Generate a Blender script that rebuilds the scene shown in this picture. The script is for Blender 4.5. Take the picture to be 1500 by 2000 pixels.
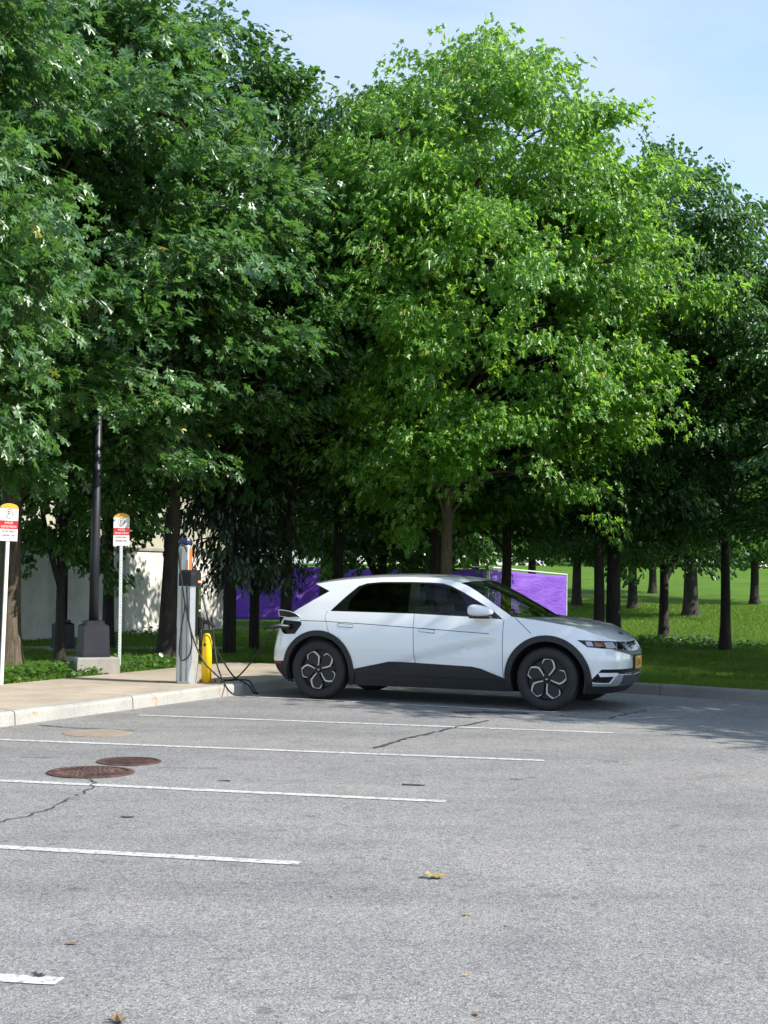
import bpy, math, random
import numpy as np
from mathutils import Vector, Matrix
from mathutils.geometry import delaunay_2d_cdt

for _o in list(bpy.data.objects):
    bpy.data.objects.remove(_o)
SC = bpy.context.scene
COL = SC.collection
R = math.radians

# ------------------------------------------------------------------ camera, sky, sun, exposure
CAM_H, FPX, HORIZON, ROLL = 1.622, 2900.0, 1116.0, 0.0134
PITCH = math.atan((HORIZON - 1000) / FPX)
cd = bpy.data.cameras.new("camera")
cam = bpy.data.objects.new("camera", cd)
COL.objects.link(cam)
SC.camera = cam
cd.sensor_fit = 'VERTICAL'
cd.sensor_height = 36.0
cd.lens = 36.0 * FPX / 2000.0
cd.clip_start, cd.clip_end = 0.1, 3000
_c, _s = math.cos(PITCH), math.sin(PITCH)
_r0, _u0, _f0 = Vector((1, 0, 0)), Vector((0, -_s, _c)), Vector((0, _c, _s))
_rt = _r0 * math.cos(ROLL) + _u0 * math.sin(ROLL)
_up = _u0 * math.cos(ROLL) - _r0 * math.sin(ROLL)
_m = Matrix((_rt, _up, -_f0)).transposed().to_4x4()
_m.translation = (0, 0, CAM_H)
cam.matrix_world = _m

SUN_AZ, SUN_EL = -20.0, 40.0          # azimuth measured from +X towards +Y
w = bpy.data.worlds.new("World")
SC.world = w
w.use_nodes = True
nt = w.node_tree
bg = nt.nodes['Background']
sky = nt.nodes.new('ShaderNodeTexSky')
sky.sky_type = 'NISHITA'
sky.sun_disc = False
sky.sun_elevation = R(SUN_EL)
sky.sun_rotation = R(90 - SUN_AZ)
sky.air_density, sky.dust_density, sky.ozone_density = 1.0, 0.6, 1.6
tc = nt.nodes.new('ShaderNodeTexCoord')
mp = nt.nodes.new('ShaderNodeMapping')
mp.inputs['Scale'].default_value = (1.0, 1.0, 4.2)
mp.inputs['Rotation'].default_value = (0.12, 0.1, 0.3)
nz = nt.nodes.new('ShaderNodeTexNoise')
nz.inputs['Scale'].default_value = 4.2
nz.inputs['Detail'].default_value = 5
nz.inputs['Roughness'].default_value = 0.5
rmp = nt.nodes.new('ShaderNodeValToRGB')
rmp.color_ramp.elements[0].position = 0.40
rmp.color_ramp.elements[0].color = (0.30, 0.30, 0.30, 1)
rmp.color_ramp.elements[1].position = 0.64
rmp.color_ramp.elements[1].color = (0.80, 0.80, 0.80, 1)
mx = nt.nodes.new('ShaderNodeMixRGB')
mx.inputs[2].default_value = (2.35, 2.85, 3.6, 1)
nt.links.new(tc.outputs['Generated'], mp.inputs['Vector'])
nt.links.new(mp.outputs['Vector'], nz.inputs['Vector'])
nt.links.new(nz.outputs['Fac'], rmp.inputs['Fac'])
nt.links.new(rmp.outputs['Color'], mx.inputs[0])
nt.links.new(sky.outputs['Color'], mx.inputs[1])
nt.links.new(mx.outputs['Color'], bg.inputs['Color'])
bg.inputs['Strength'].default_value = 0.15

sd = bpy.data.lights.new("sun", 'SUN')
sd.energy, sd.angle, sd.color = 4.0, R(0.53), (1.0, 0.94, 0.85)
sun = bpy.data.objects.new("sun", sd)
COL.objects.link(sun)
_sv = Vector((math.cos(R(SUN_EL)) * math.cos(R(SUN_AZ)), math.cos(R(SUN_EL)) * math.sin(R(SUN_AZ)), math.sin(R(SUN_EL))))
sun.rotation_euler = _sv.to_track_quat('Z', 'Y').to_euler()
sun.location = (30, 10, 40)

SC.view_settings.view_transform = 'Standard'
SC.view_settings.look = 'None'
SC.view_settings.gamma = 1
SC.view_settings.use_curve_mapping = False
SC.view_settings.exposure = 1.0
SC.cycles.max_bounces = 8
SC.cycles.transparent_max_bounces = 16
SC.cycles.use_denoising = True


# ------------------------------------------------------------------ helpers
def ground_at(px, py, z=0.0):
    """point of the horizontal plane z that the photograph shows at a pixel"""
    x, y = px - 750.0, py - 1000.0
    cr, sr = math.cos(ROLL), math.sin(ROLL)
    x, y = x * cr + y * sr, -x * sr + y * cr
    d = (x, FPX * _c + y * _s, FPX * _s - y * _c)
    t = (z - CAM_H) / d[2]
    return (d[0] * t, d[1] * t)


def X(px, depth):
    return (px - 750.0) / FPX * depth


def tag(o, label=None, cat=None, group=None, kind=None):
    if label: o['label'] = label
    if cat: o['category'] = cat
    if group: o['group'] = group
    if kind: o['kind'] = kind
    return o


def empty(name, loc=(0, 0, 0), rz=0.0):
    o = bpy.data.objects.new(name, None)
    o.empty_display_size = 0.2
    COL.objects.link(o)
    o.location = loc
    o.rotation_euler = (0, 0, rz)
    return o


def link(name, me, mat=None, parent=None):
    if mat is not None and not me.materials:
        me.materials.append(mat)
    o = bpy.data.objects.new(name, me)
    COL.objects.link(o)
    o.parent = parent
    return o


def mesh(name, v, f, mat=None, parent=None, smooth=False):
    me = bpy.data.meshes.new(name)
    me.from_pydata([tuple(p) for p in v], [], [tuple(q) for q in f])
    if smooth:
        me.polygons.foreach_set('use_smooth', [True] * len(me.polygons))
    me.update()
    return link(name, me, mat, parent)


class MB:
    """collects solids of ONE object"""
    def __init__(s): s.v = []; s.f = []

    def add(s, v, f):
        n = len(s.v)
        s.v += [tuple(p) for p in v]
        s.f += [tuple(i + n for i in q) for q in f]
        return s

    def box(s, x0, x1, y0, y1, z0, z1, b=0.0):
        if b <= 0:
            v = [(x, y, z) for z in (z0, z1) for (x, y) in ((x0, y0), (x1, y0), (x1, y1), (x0, y1))]
            return s.add(v, [(3, 2, 1, 0), (4, 5, 6, 7)] + [(i, (i + 1) % 4, (i + 1) % 4 + 4, i + 4) for i in range(4)])
        def ring(i, z): return [(x0 + i, y0 + b, z), (x0 + b, y0 + i, z), (x1 - b, y0 + i, z), (x1 - i, y0 + b, z), (x1 - i, y1 - b, z), (x1 - b, y1 - i, z), (x0 + b, y1 - i, z), (x0 + i, y1 - b, z)]
        rings = [ring(b * .7, z0), ring(0, z0 + b), ring(0, z1 - b), ring(b * .7, z1)]
        return s.rings(rings)

    def rings(s, rings, cap=True):
        k = len(rings[0]); v = [p for r in rings for p in r]; f = []
        for j in range(len(rings) - 1):
            for i in range(k):
                a, b_ = j * k + i, j * k + (i + 1) % k
                f.append((a, b_, b_ + k, a + k))
        if cap:
            f.append(tuple(reversed(range(k)))); f.append(tuple((len(rings) - 1) * k + i for i in range(k)))
        return s.add(v, f)

    def lathe(s, prof, n=24, c=(0, 0, 0), axis='z', cap=True):
        rr = []
        for (r, h) in prof:
            ring = []
            for i in range(n):
                a = 2 * math.pi * i / n
                if axis == 'z': ring.append((c[0] + r * math.cos(a), c[1] + r * math.sin(a), c[2] + h))
                else: ring.append((c[0] + r * math.cos(a), c[1] - h, c[2] + r * math.sin(a)))
            rr.append(ring)
        return s.rings(rr, cap)

    def tube(s, pts, rad, k=8):
        pts = [Vector(p) for p in pts]
        if not hasattr(rad, '__len__'): rad = [rad] * len(pts)
        rings = []; nrm = None
        for i, p in enumerate(pts):
            t = (pts[min(i + 1, len(pts) - 1)] - pts[max(i - 1, 0)]).normalized()
            if nrm is None:
                nrm = t.cross(Vector((0, 0, 1)) if abs(t.z) < .9 else Vector((1, 0, 0))).normalized()
            nrm = (nrm - t * nrm.dot(t)).normalized()
            b = t.cross(nrm)
            rings.append([tuple(p + (nrm * math.cos(2 * math.pi * j / k) + b * math.sin(2 * math.pi * j / k)) * rad[i]) for j in range(k)])
        return s.rings(rings)

    def prism(s, poly, h0, h1, axis='z'):
        def P(p, h): return (p[0], p[1], h) if axis == 'z' else (p[0], h, p[1])
        k = len(poly)
        return s.rings([[P(p, h0) for p in poly], [P(p, h1) for p in poly]])

    def build(s, name, mat, parent=None, smooth=False):
        return mesh(name, s.v, s.f, mat, parent, smooth)


def catmull(pts, n=8):
    P = [Vector(p) for p in pts]
    P = [P[0] * 2 - P[1]] + P + [P[-1] * 2 - P[-2]]
    out = []
    for i in range(1, len(P) - 2):
        for k in range(n):
            t = k / n
            a, b, c, d = P[i - 1], P[i], P[i + 1], P[i + 2]
            out.append(0.5 * ((2 * b) + (c - a) * t + (2 * a - 5 * b + 4 * c - d) * t * t + (3 * b - a - 3 * c + d) * t ** 3))
    out.append(P[-2])
    return out


def auto_smooth(o, ang=40):
    o.data.set_sharp_from_angle(angle=R(ang)) if hasattr(o.data, 'set_sharp_from_angle') else None
    return o


# ------------------------------------------------------------------ materials
def nodes_of(name):
    m = bpy.data.materials.new(name)
    m.use_nodes = True
    return m, m.node_tree.nodes, m.node_tree.links, m.node_tree.nodes['Principled BSDF']


def coords(N, L, scale=(1, 1, 1), kind='Object'):
    t = N.new('ShaderNodeTexCoord'); p = N.new('ShaderNodeMapping')
    p.inputs['Scale'].default_value = scale
    L.new(t.outputs[kind], p.inputs['Vector'])
    return p.outputs['Vector']


def noise(N, L, vec, scale, detail=4, rough=0.55):
    n = N.new('ShaderNodeTexNoise')
    n.inputs['Scale'].default_value = scale; n.inputs['Detail'].default_value = detail
    n.inputs['Roughness'].default_value = rough
    L.new(vec, n.inputs['Vector'])
    return n.outputs['Fac']


def ramp(N, L, fac, stops):
    r = N.new('ShaderNodeValToRGB')
    e = r.color_ramp.elements
    while len(e) < len(stops): e.new(0.5)
    for i, (p, c) in enumerate(stops):
        e[i].position = p
        e[i].color = (c[0], c[1], c[2], 1) if hasattr(c, '__len__') else (c, c, c, 1)
    L.new(fac, r.inputs['Fac'])
    return r.outputs['Color']


def mixc(N, L, fac, a, b, mode='MIX'):
    m = N.new('ShaderNodeMixRGB'); m.blend_type = mode
    for i, v in ((0, fac), (1, a), (2, b)):
        if hasattr(v, 'node'): L.new(v, m.inputs[i])
        elif i == 0: m.inputs[0].default_value = v
        else: m.inputs[i].default_value = (*v, 1)
    return m.outputs['Color']


def bump(N, L, b, h, strength=0.3, dist=0.02):
    n = N.new('ShaderNodeBump')
    n.inputs['Strength'].default_value = strength; n.inputs['Distance'].default_value = dist
    L.new(h, n.inputs['Height']); L.new(n.outputs['Normal'], b.inputs['Normal'])


def plain(name, col, rough=0.5, metal=0.0, var=0.12, scale=9.0, bmp=0.0, coat=0.0, spec=0.5):
    m, N, L, b = nodes_of(name)
    v = coords(N, L)
    n = noise(N, L, v, scale)
    lo = tuple(c * (1 - var) for c in col); hi = tuple(min(1, c * (1 + var)) for c in col)
    L.new(ramp(N, L, n, [(0.3, lo), (0.7, hi)]), b.inputs['Base Color'])
    b.inputs['Roughness'].default_value = rough
    b.inputs['Metallic'].default_value = metal
    b.inputs['Coat Weight'].default_value = coat
    b.inputs['Coat Roughness'].default_value = 0.04
    b.inputs['Specular IOR Level'].default_value = spec
    if bmp: bump(N, L, b, noise(N, L, v, scale * 6), bmp, 0.01)
    return m


def asphalt_mat():
    m, N, L, b = nodes_of('asphalt')
    v = coords(N, L)
    big = noise(N, L, v, 0.35, 4)
    mid = noise(N, L, v, 2.2, 5, 0.65)
    vo = N.new('ShaderNodeTexVoronoi'); vo.inputs['Scale'].default_value = 115.0
    L.new(v, vo.inputs['Vector'])
    sep = N.new('ShaderNodeSeparateColor'); L.new(vo.outputs['Color'], sep.inputs['Color'])
    vo2 = N.new('ShaderNodeTexVoronoi'); vo2.inputs['Scale'].default_value = 62.0
    L.new(v, vo2.inputs['Vector'])
    sep2 = N.new('ShaderNodeSeparateColor'); L.new(vo2.outputs['Color'], sep2.inputs['Color'])
    g1 = ramp(N, L, sep.outputs['Red'], [(0.0, (.13, .13, .134)), (0.25, (.20, .199, .197)), (0.75, (.247, .245, .24)), (1.0, (.34, .336, .33))])
    g2 = ramp(N, L, sep2.outputs['Green'], [(0.0, (.66, .66, .68)), (0.25, (.96, .96, .96)), (0.85, (1.02, 1.02, 1.02)), (1.0, (1.2, 1.2, 1.18))])
    c = mixc(N, L, 1.0, g1, g2, 'MULTIPLY')
    c = mixc(N, L, 1.0, c, ramp(N, L, big, [(0.3, (.87, .875, .89)), (0.7, (1.12, 1.10, 1.07))]), 'MULTIPLY')
    c = mixc(N, L, 1.0, c, ramp(N, L, mid, [(0.25, (.82, .82, .83)), (0.5, (1, 1, 1)), (0.8, (1.1, 1.1, 1.09))]), 'MULTIPLY')
    # scattered dark drips and brown dust
    sp = noise(N, L, v, 5.5, 3, 0.5)
    c = mixc(N, L, ramp(N, L, sp, [(0.62, 0.0), (0.74, 0.5)]), c, (.07, .07, .072))
    du = noise(N, L, coords(N, L, (0.6, 0.6, 0.6)), 3.3, 6, 0.7)
    c = mixc(N, L, ramp(N, L, du, [(0.62, 0.0), (0.78, 0.45)]), c, (.23, .19, .15))
    tk = noise(N, L, coords(N, L, (.10, 1.1, 1)), 1.0, 5, 0.6)
    c = mixc(N, L, 1.0, c, ramp(N, L, tk, [(0.32, (.84, .84, .85)), (0.5, (1, 1, 1)), (0.7, (1.06, 1.05, 1.03))]), 'MULTIPLY')
    L.new(c, b.inputs['Base Color'])
    b.inputs['Roughness'].default_value = 0.9
    b.inputs['Specular IOR Level'].default_value = 0.3
    bump(N, L, b, vo.outputs['Distance'], 0.55, 0.006)
    return m


def concrete_mat(name, col, stain=(.22, .17, .12), streak=0.0, rust=0.0, scale=1.0):
    m, N, L, b = nodes_of(name)
    v = coords(N, L)
    n1 = noise(N, L, v, 1.1 * scale, 6, 0.65); n2 = noise(N, L, v, 60.0, 3)
    c = ramp(N, L, n1, [(0.28, tuple(a * .74 for a in col)), (0.5, col), (0.75, tuple(min(1, a * 1.18) for a in col))])
    c = mixc(N, L, 1.0, c, ramp(N, L, n2, [(0.3, .84), (0.7, 1.1)]), 'MULTIPLY')
    if streak:
        s = noise(N, L, coords(N, L, (1.3, 1.3, .30)), 1.5, 6, 0.7)
        c = mixc(N, L, ramp(N, L, s, [(0.48, 0.0), (0.68, streak)]), c, stain)
    if rust:
        s = noise(N, L, coords(N, L, (6, 6, 2.2)), 1.2, 4, 0.7)
        c = mixc(N, L, ramp(N, L, s, [(0.58, 0.0), (0.67, rust)]), c, (.36, .17, .05))
        s = noise(N, L, coords(N, L, (9, 9, 6)), 1.9, 4, 0.7)
        c = mixc(N, L, ramp(N, L, s, [(0.62, 0.0), (0.74, .7)]), c, (.12, .11, .10))
    L.new(c, b.inputs['Base Color'])
    b.inputs['Roughness'].default_value = 0.9
    bump(N, L, b, n2, 0.25, 0.01)
    return m


def leaf_mat(name, dark, light, trans, tw=0.45, yellow=0.0, rough=0.36, spec=0.75):
    m, N, L, b = nodes_of(name)
    a = N.new('ShaderNodeAttribute'); a.attribute_name = 'rnd'
    stops = [(0.0, dark), (0.75, light)]
    if yellow: stops += [(1 - yellow, light), (1 - yellow * .5, (.34, .33, .03))]
    c = ramp(N, L, a.outputs['Fac'], stops)
    L.new(c, b.inputs['Base Color'])
    b.inputs['Roughness'].default_value = rough
    b.inputs['Specular IOR Level'].default_value = spec
    t = N.new('ShaderNodeBsdfTranslucent')
    L.new(mixc(N, L, 0.55, c, trans), t.inputs['Color'])
    ms = N.new('ShaderNodeMixShader'); ms.inputs[0].default_value = tw
    L.new(b.outputs[0], ms.inputs[1]); L.new(t.outputs[0], ms.inputs[2])
    L.new(ms.outputs[0], N['Material Output'].inputs['Surface'])
    return m


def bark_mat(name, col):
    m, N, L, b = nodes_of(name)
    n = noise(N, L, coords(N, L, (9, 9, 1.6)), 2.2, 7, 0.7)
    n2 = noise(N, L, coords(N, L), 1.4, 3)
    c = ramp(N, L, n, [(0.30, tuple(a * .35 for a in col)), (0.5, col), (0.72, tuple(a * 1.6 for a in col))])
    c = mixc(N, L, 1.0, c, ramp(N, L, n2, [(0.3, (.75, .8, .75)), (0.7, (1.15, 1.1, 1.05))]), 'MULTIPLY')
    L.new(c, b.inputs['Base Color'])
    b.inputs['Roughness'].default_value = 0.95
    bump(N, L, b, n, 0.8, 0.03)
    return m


def glass_mat(name, tint, gloss=0.03, ior=1.5):
    m, N, L, b = nodes_of(name)
    N.remove(b)
    t = N.new('ShaderNodeBsdfTransparent'); t.inputs['Color'].default_value = (*tint, 1)
    g = N.new('ShaderNodeBsdfGlossy'); g.inputs['Roughness'].default_value = gloss
    g.inputs['Color'].default_value = (.95, .98, 1, 1)
    f = N.new('ShaderNodeFresnel'); f.inputs['IOR'].default_value = ior
    ms = N.new('ShaderNodeMixShader')
    L.new(f.outputs[0], ms.inputs[0]); L.new(t.outputs[0], ms.inputs[1]); L.new(g.outputs[0], ms.inputs[2])
    L.new(ms.outputs[0], N['Material Output'].inputs['Surface'])
    return m


def banner_mat():
    m, N, L, b = nodes_of('purple_banner')
    v = coords(N, L)
    c = ramp(N, L, noise(N, L, v, 2.0, 5), [(0.3, (.28, .115, .62)), (0.7, (.35, .16, .74))])
    L.new(c, b.inputs['Base Color']); b.inputs['Roughness'].default_value = 0.55
    bump(N, L, b, noise(N, L, coords(N, L, (1, 1, 3)), 3.2, 4, .6), 0.5, 0.10)
    t = N.new('ShaderNodeBsdfTranslucent'); L.new(c, t.inputs['Color'])
    ms = N.new('ShaderNodeMixShader'); ms.inputs[0].default_value = 0.5
    L.new(b.outputs[0], ms.inputs[1]); L.new(t.outputs[0], ms.inputs[2])
    L.new(ms.outputs[0], N['Material Output'].inputs['Surface'])
    return m


def lawn_mat():
    m, N, L, b = nodes_of('lawn_soil_and_grass')
    v = coords(N, L)
    n1 = noise(N, L, v, 0.5, 5); n2 = noise(N, L, v, 14, 4, .7); n3 = noise(N, L, coords(N, L, (1, .35, 1)), 40, 3, .7)
    c = ramp(N, L, n1, [(0.3, (.062, .138, .010)), (0.7, (.108, .205, .014))])
    c = mixc(N, L, 1.0, c, ramp(N, L, n2, [(0.25, .62), (0.7, 1.2)]), 'MULTIPLY')
    c = mixc(N, L, 1.0, c, ramp(N, L, n3, [(0.3, .7), (0.7, 1.25)]), 'MULTIPLY')
    L.new(c, b.inputs['Base Color']); b.inputs['Roughness'].default_value = .9; b.inputs['Specular IOR Level'].default_value = .15
    bump(N, L, b, n3, .9, .05)
    return m


def rust_mat():
    m, N, L, b = nodes_of('rusted_iron')
    v = coords(N, L)
    n = noise(N, L, v, 9, 6, .7)
    L.new(ramp(N, L, n, [(0.3, (.025, .015, .013)), (0.5, (.085, .045, .036)), (0.75, (.17, .105, .085))]), b.inputs['Base Color'])
    b.inputs['Roughness'].default_value = .75; b.inputs['Metallic'].default_value = .25
    bump(N, L, b, noise(N, L, v, 60), .5, .004)
    return m


def paint_line_mat():
    m, N, L, b = nodes_of('worn_white_line_paint')
    v = coords(N, L)
    n = noise(N, L, v, 22, 5, .75); n2 = noise(N, L, v, 3, 4)
    c = ramp(N, L, n, [(0.38, (.22, .22, .215)), (0.50, (.50, .50, .48)), (0.8, (.64, .64, .61))])
    c = mixc(N, L, 1.0, c, ramp(N, L, n2, [(0.3, .82), (0.7, 1.05)]), 'MULTIPLY')
    L.new(c, b.inputs['Base Color']); b.inputs['Roughness'].default_value = .8
    bump(N, L, b, n, .3, .005)
    return m


def car_paint(name, col):
    m, N, L, b = nodes_of(name)
    v = coords(N, L)
    n = noise(N, L, v, 1.3, 4)
    d = noise(N, L, coords(N, L, (2, 2, 5)), 2.0, 5, .7)
    c = ramp(N, L, n, [(0.3, tuple(a * .965 for a in col)), (0.7, col)])
    L.new(c, b.inputs['Base Color'])
    L.new(ramp(N, L, d, [(0.3, .14), (0.75, .22)]), b.inputs['Roughness'])
    b.inputs['Coat Weight'].default_value = 1.0; b.inputs['Coat Roughness'].default_value = .05
    return m


M = {}
M['asphalt'] = asphalt_mat()
M['line'] = paint_line_mat()
M['sidewalk'] = concrete_mat('sidewalk_concrete', (.40, .34, .265), stain=(.25, .21, .165), streak=.5)
M['kerb'] = concrete_mat('kerb_granite_concrete', (.35, .345, .32), rust=.6)
M['kerb_r'] = concrete_mat('shade_tinted_kerb', (.20, .19, .175), rust=.45)  # darker kerb copy: the right kerb's shade is put into the colour, plus rust
M['wall'] = concrete_mat('wall_concrete', (.66, .64, .60), stain=(.26, .255, .25), streak=.5)
M['plinth'] = concrete_mat('plinth_concrete', (.30, .29, .265), stain=(.16, .15, .13), streak=.5)
M['cream'] = concrete_mat('cream_render', (.60, .53, .40))
M['lawn'] = lawn_mat()
M['rust'] = rust_mat()
M['patch'] = concrete_mat('sand_filled_patch', (.27, .215, .165), scale=5)
M['tar'] = plain('tar', (.045, .045, .047), .85, var=.3, scale=12, bmp=.4)
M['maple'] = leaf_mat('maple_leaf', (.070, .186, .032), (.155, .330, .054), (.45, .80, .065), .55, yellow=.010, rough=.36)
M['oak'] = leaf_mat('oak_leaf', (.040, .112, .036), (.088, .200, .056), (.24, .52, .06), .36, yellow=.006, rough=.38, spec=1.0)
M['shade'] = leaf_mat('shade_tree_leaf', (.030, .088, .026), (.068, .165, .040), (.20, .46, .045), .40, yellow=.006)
M['needle'] = leaf_mat('needle', (.018, .048, .020), (.036, .080, .030), (.06, .14, .03), .25)
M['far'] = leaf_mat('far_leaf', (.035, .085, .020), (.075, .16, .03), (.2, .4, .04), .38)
M['blade'] = leaf_mat('grass_blade', (.070, .145, .018), (.140, .235, .030), (.26, .44, .05), .38, rough=.6, spec=.25)
M['weed'] = leaf_mat('weed_leaf', (.045, .115, .020), (.095, .20, .03), (.2, .42, .05), .36)
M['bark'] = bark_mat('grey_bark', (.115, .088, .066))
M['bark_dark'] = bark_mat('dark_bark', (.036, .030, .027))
M['pole'] = plain('dark_navy_pole_paint', (.014, .015, .024), .45, var=.25, scale=5)
M['yellow'] = plain('yellow_plastic_sleeve', (.90, .58, .010), .45, var=.08, scale=6)
M['black'] = plain('black_plastic', (.012, .012, .014), .45, var=.2)
M['rubber'] = plain('cable_rubber', (.010, .010, .011), .55, var=.2)
M['silver'] = plain('brushed_aluminium', (.56, .58, .58), .42, .55, var=.06, scale=14)
M['silver_d'] = plain('groove_grey', (.20, .22, .22), .5, .3)
M['capblue'] = plain('dark_blue_cap', (.02, .035, .085), .35)
M['orange'] = plain('orange_decal', (.75, .16, .03), .5, var=.1)
M['white'] = plain('white_plastic', (.72, .72, .70), .5, var=.05)
M['screen'] = plain('display_green_glass', (.055, .085, .03), .12, var=.5, scale=18)
M['sign_w'] = plain('sign_white', (.78, .78, .77), .4, var=.04)
M['sign_y'] = plain('sign_yellow', (.76, .40, .03), .45, var=.08)
M['sign_r'] = plain('sign_red', (.56, .015, .022), .4, var=.06)
M['ink'] = plain('dark_ink', (.025, .035, .04), .5)
M['ink_r'] = plain('faded_maroon_ink', (.19, .05, .06), .5)
M['galv'] = plain('galvanised_post', (.60, .66, .66), .5, .25, var=.08, scale=20)
M['banner'] = banner_mat()
M['print'] = plain('pale_lilac_print', (.36, .25, .72), .6)
M['rail'] = plain('pale_fence_rail', (.50, .52, .54), .5, .3)
M['paint'] = car_paint('white_car_paint', (.80, .82, .84))
M['clad'] = plain('grey_black_cladding', (.021, .022, .024), .62, var=.18, scale=20, spec=.4)
M['gloss'] = plain('gloss_black', (.006, .006, .007), .08, coat=.5)
M['tyre'] = plain('tyre_rubber', (.017, .017, .018), .72, var=.2, scale=25, bmp=.15)
M['rimb'] = plain('rim_black', (.009, .009, .010), .5)
M['rims'] = plain('machined_rim', (.50, .50, .51), .3, .6, var=.05)
M['under'] = plain('underbody', (.008, .008, .008), .9)
M['gap'] = plain('panel_gap', (.05, .055, .06), .7)
M['glass_f'] = glass_mat('front_side_glass', (.55, .58, .57), ior=1.34)
M['glass_r'] = glass_mat('privacy_glass', (.02, .021, .023), ior=1.30)
M['glass_w'] = glass_mat('windscreen_glass', (.52, .58, .57))
M['lens'] = glass_mat('lamp_lens', (.80, .80, .82))
M['lamp'] = plain('lamp_module', (.62, .62, .64), .2, .6)
M['amber'] = plain('amber_reflector', (.42, .12, .05), .25, .3)
M['drl'] = plain('white_light_bar', (.86, .87, .90), .25, var=.03)
M['satin'] = plain('satin_silver_trim', (.50, .53, .57), .35, .6, var=.05)
M['trimg'] = plain('dark_silver_trim', (.075, .08, .088), .45, .25, var=.1)
M['seat'] = plain('pale_grey_seat', (.36, .36, .33), .7, var=.08)
M['dash'] = plain('dark_dash', (.04, .04, .042), .7)
M['red'] = plain('red_reflector', (.45, .012, .012), .25)
M['plate'] = plain('gold_plate', (.78, .36, .012), .45, var=.06)
M['dryleaf'] = plain('dry_leaf', (.20, .13, .07), .7, var=.35, scale=60)
M['yellowleaf'] = plain('yellowed_leaf', (.36, .27, .10), .6, var=.4, scale=50)
M['darkglass'] = plain('building_window', (.03, .04, .05), .1)

# ------------------------------------------------------------------ the lot: asphalt, kerbs, pavement, lawn
K0, KD = Vector((-3.85, 15.01)), Vector((math.cos(R(64.6)), math.sin(R(64.6))))      # left kerb foot
CORNER = Vector((-0.19, 22.87))
RD = Vector((math.cos(R(-35.0)), math.sin(R(-35.0))))                                # right kerb, away from the corner
KD = (CORNER - K0).normalized()
LN = Vector((-KD.y, KD.x))            # from the left kerb towards the pavement
RN = Vector((-RD.y, RD.x))            # from the right kerb towards the lawn


def sheet(name, poly, z, mat, parent=None):
    return mesh(name, [(p[0], p[1], z) for p in poly], [tuple(range(len(poly)))], mat, parent)


gs = 1500
ground = tag(sheet('ground', [(-gs, -gs), (gs, -gs), (gs, gs), (-gs, gs)], -0.35, M['lawn']), kind='structure')
lot = tag(sheet('parking_lot', [(-60, -40), (60, -40), (60, 40), (-60, 40)], 0.0, M['asphalt']), kind='structure')


def strip_poly(pts, wds):
    a, b = [], []
    for i, p in enumerate(pts):
        p = Vector(p)
        t = (Vector(pts[min(i + 1, len(pts) - 1)]) - Vector(pts[max(i - 1, 0)])).normalized()
        n = Vector((-t.y, t.x)); wd = wds[i] if hasattr(wds, '__len__') else wds
        a.append(p + n * wd / 2); b.append(p - n * wd / 2)
    return a, b


def ground_strip(name, pts, wds, z, mat, parent):
    a, b = strip_poly(pts, wds)
    v = [(p.x, p.y, z) for p in a] + [(p.x, p.y, z) for p in b]
    n = len(a)
    return mesh(name, v, [(i, n + i, n + i + 1, i + 1) for i in range(n - 1)], mat, parent)


def kerb_hit(p, q):
    """prolong the line q->p to the left kerb"""
    p, q = Vector(p), Vector(q); d = p - q
    den = d.x * KD.y - d.y * KD.x
    r = K0 - p
    t = (r.x * KD.y - r.y * KD.x) / den
    return p + d * (t - 0.03)


rng = random.Random(4)
for (a, b, ext, wd) in [((270, 1397), (1198, 1432), False, .105), ((0, 1445), (1063, 1486), True, .105), ((0, 1525), (870, 1566), True, .105),
                        ((0, 1655), (585, 1687), True, .105), ((0, 1911), (117, 1918), True, .105)]:
    A, B = Vector(ground_at(*a)), Vector(ground_at(*b))
    if ext: A = kerb_hit(A, B)
    n = 60
    pts = [A.lerp(B, i / n) for i in range(n + 1)]
    ground_strip('stall_line', pts, [wd * rng.uniform(.93, 1.06) for _ in pts], 0.004, M['line'], lot)
pts = [Vector(ground_at(px, py)) for px, py in [(480, 1361), (600, 1366), (800, 1377), (950, 1385), (1062, 1392)]]
ground_strip('stall_line', [p for p in pts], [.10] * 5, 0.004, M['line'], lot)
pts = [Vector(ground_at(px, py)) for px, py in [(1235, 1405), (1270, 1402), (1300, 1401), (1332, 1400)]]
ground_strip('stall_line', pts, [.03, .07, .07, .03], 0.004, M['line'], lot)


def crack(pxs, wd, seed, name='crack', mat=None, jit=.03):
    rg = random.Random(seed)
    P = [Vector(ground_at(*p)) for p in pxs]
    pts = []
    for i in range(len(P) - 1):
        n = max(2, int((P[i + 1] - P[i]).length / .07))
        for k in range(n):
            pts.append(P[i].lerp(P[i + 1], k / n) + Vector((rg.uniform(-jit, jit), rg.uniform(-jit, jit))))
    pts.append(P[-1])
    ground_strip(name, pts, [wd * rg.uniform(.3, 1.3) for _ in pts], 0.0065, mat or M['tar'], lot)


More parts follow.
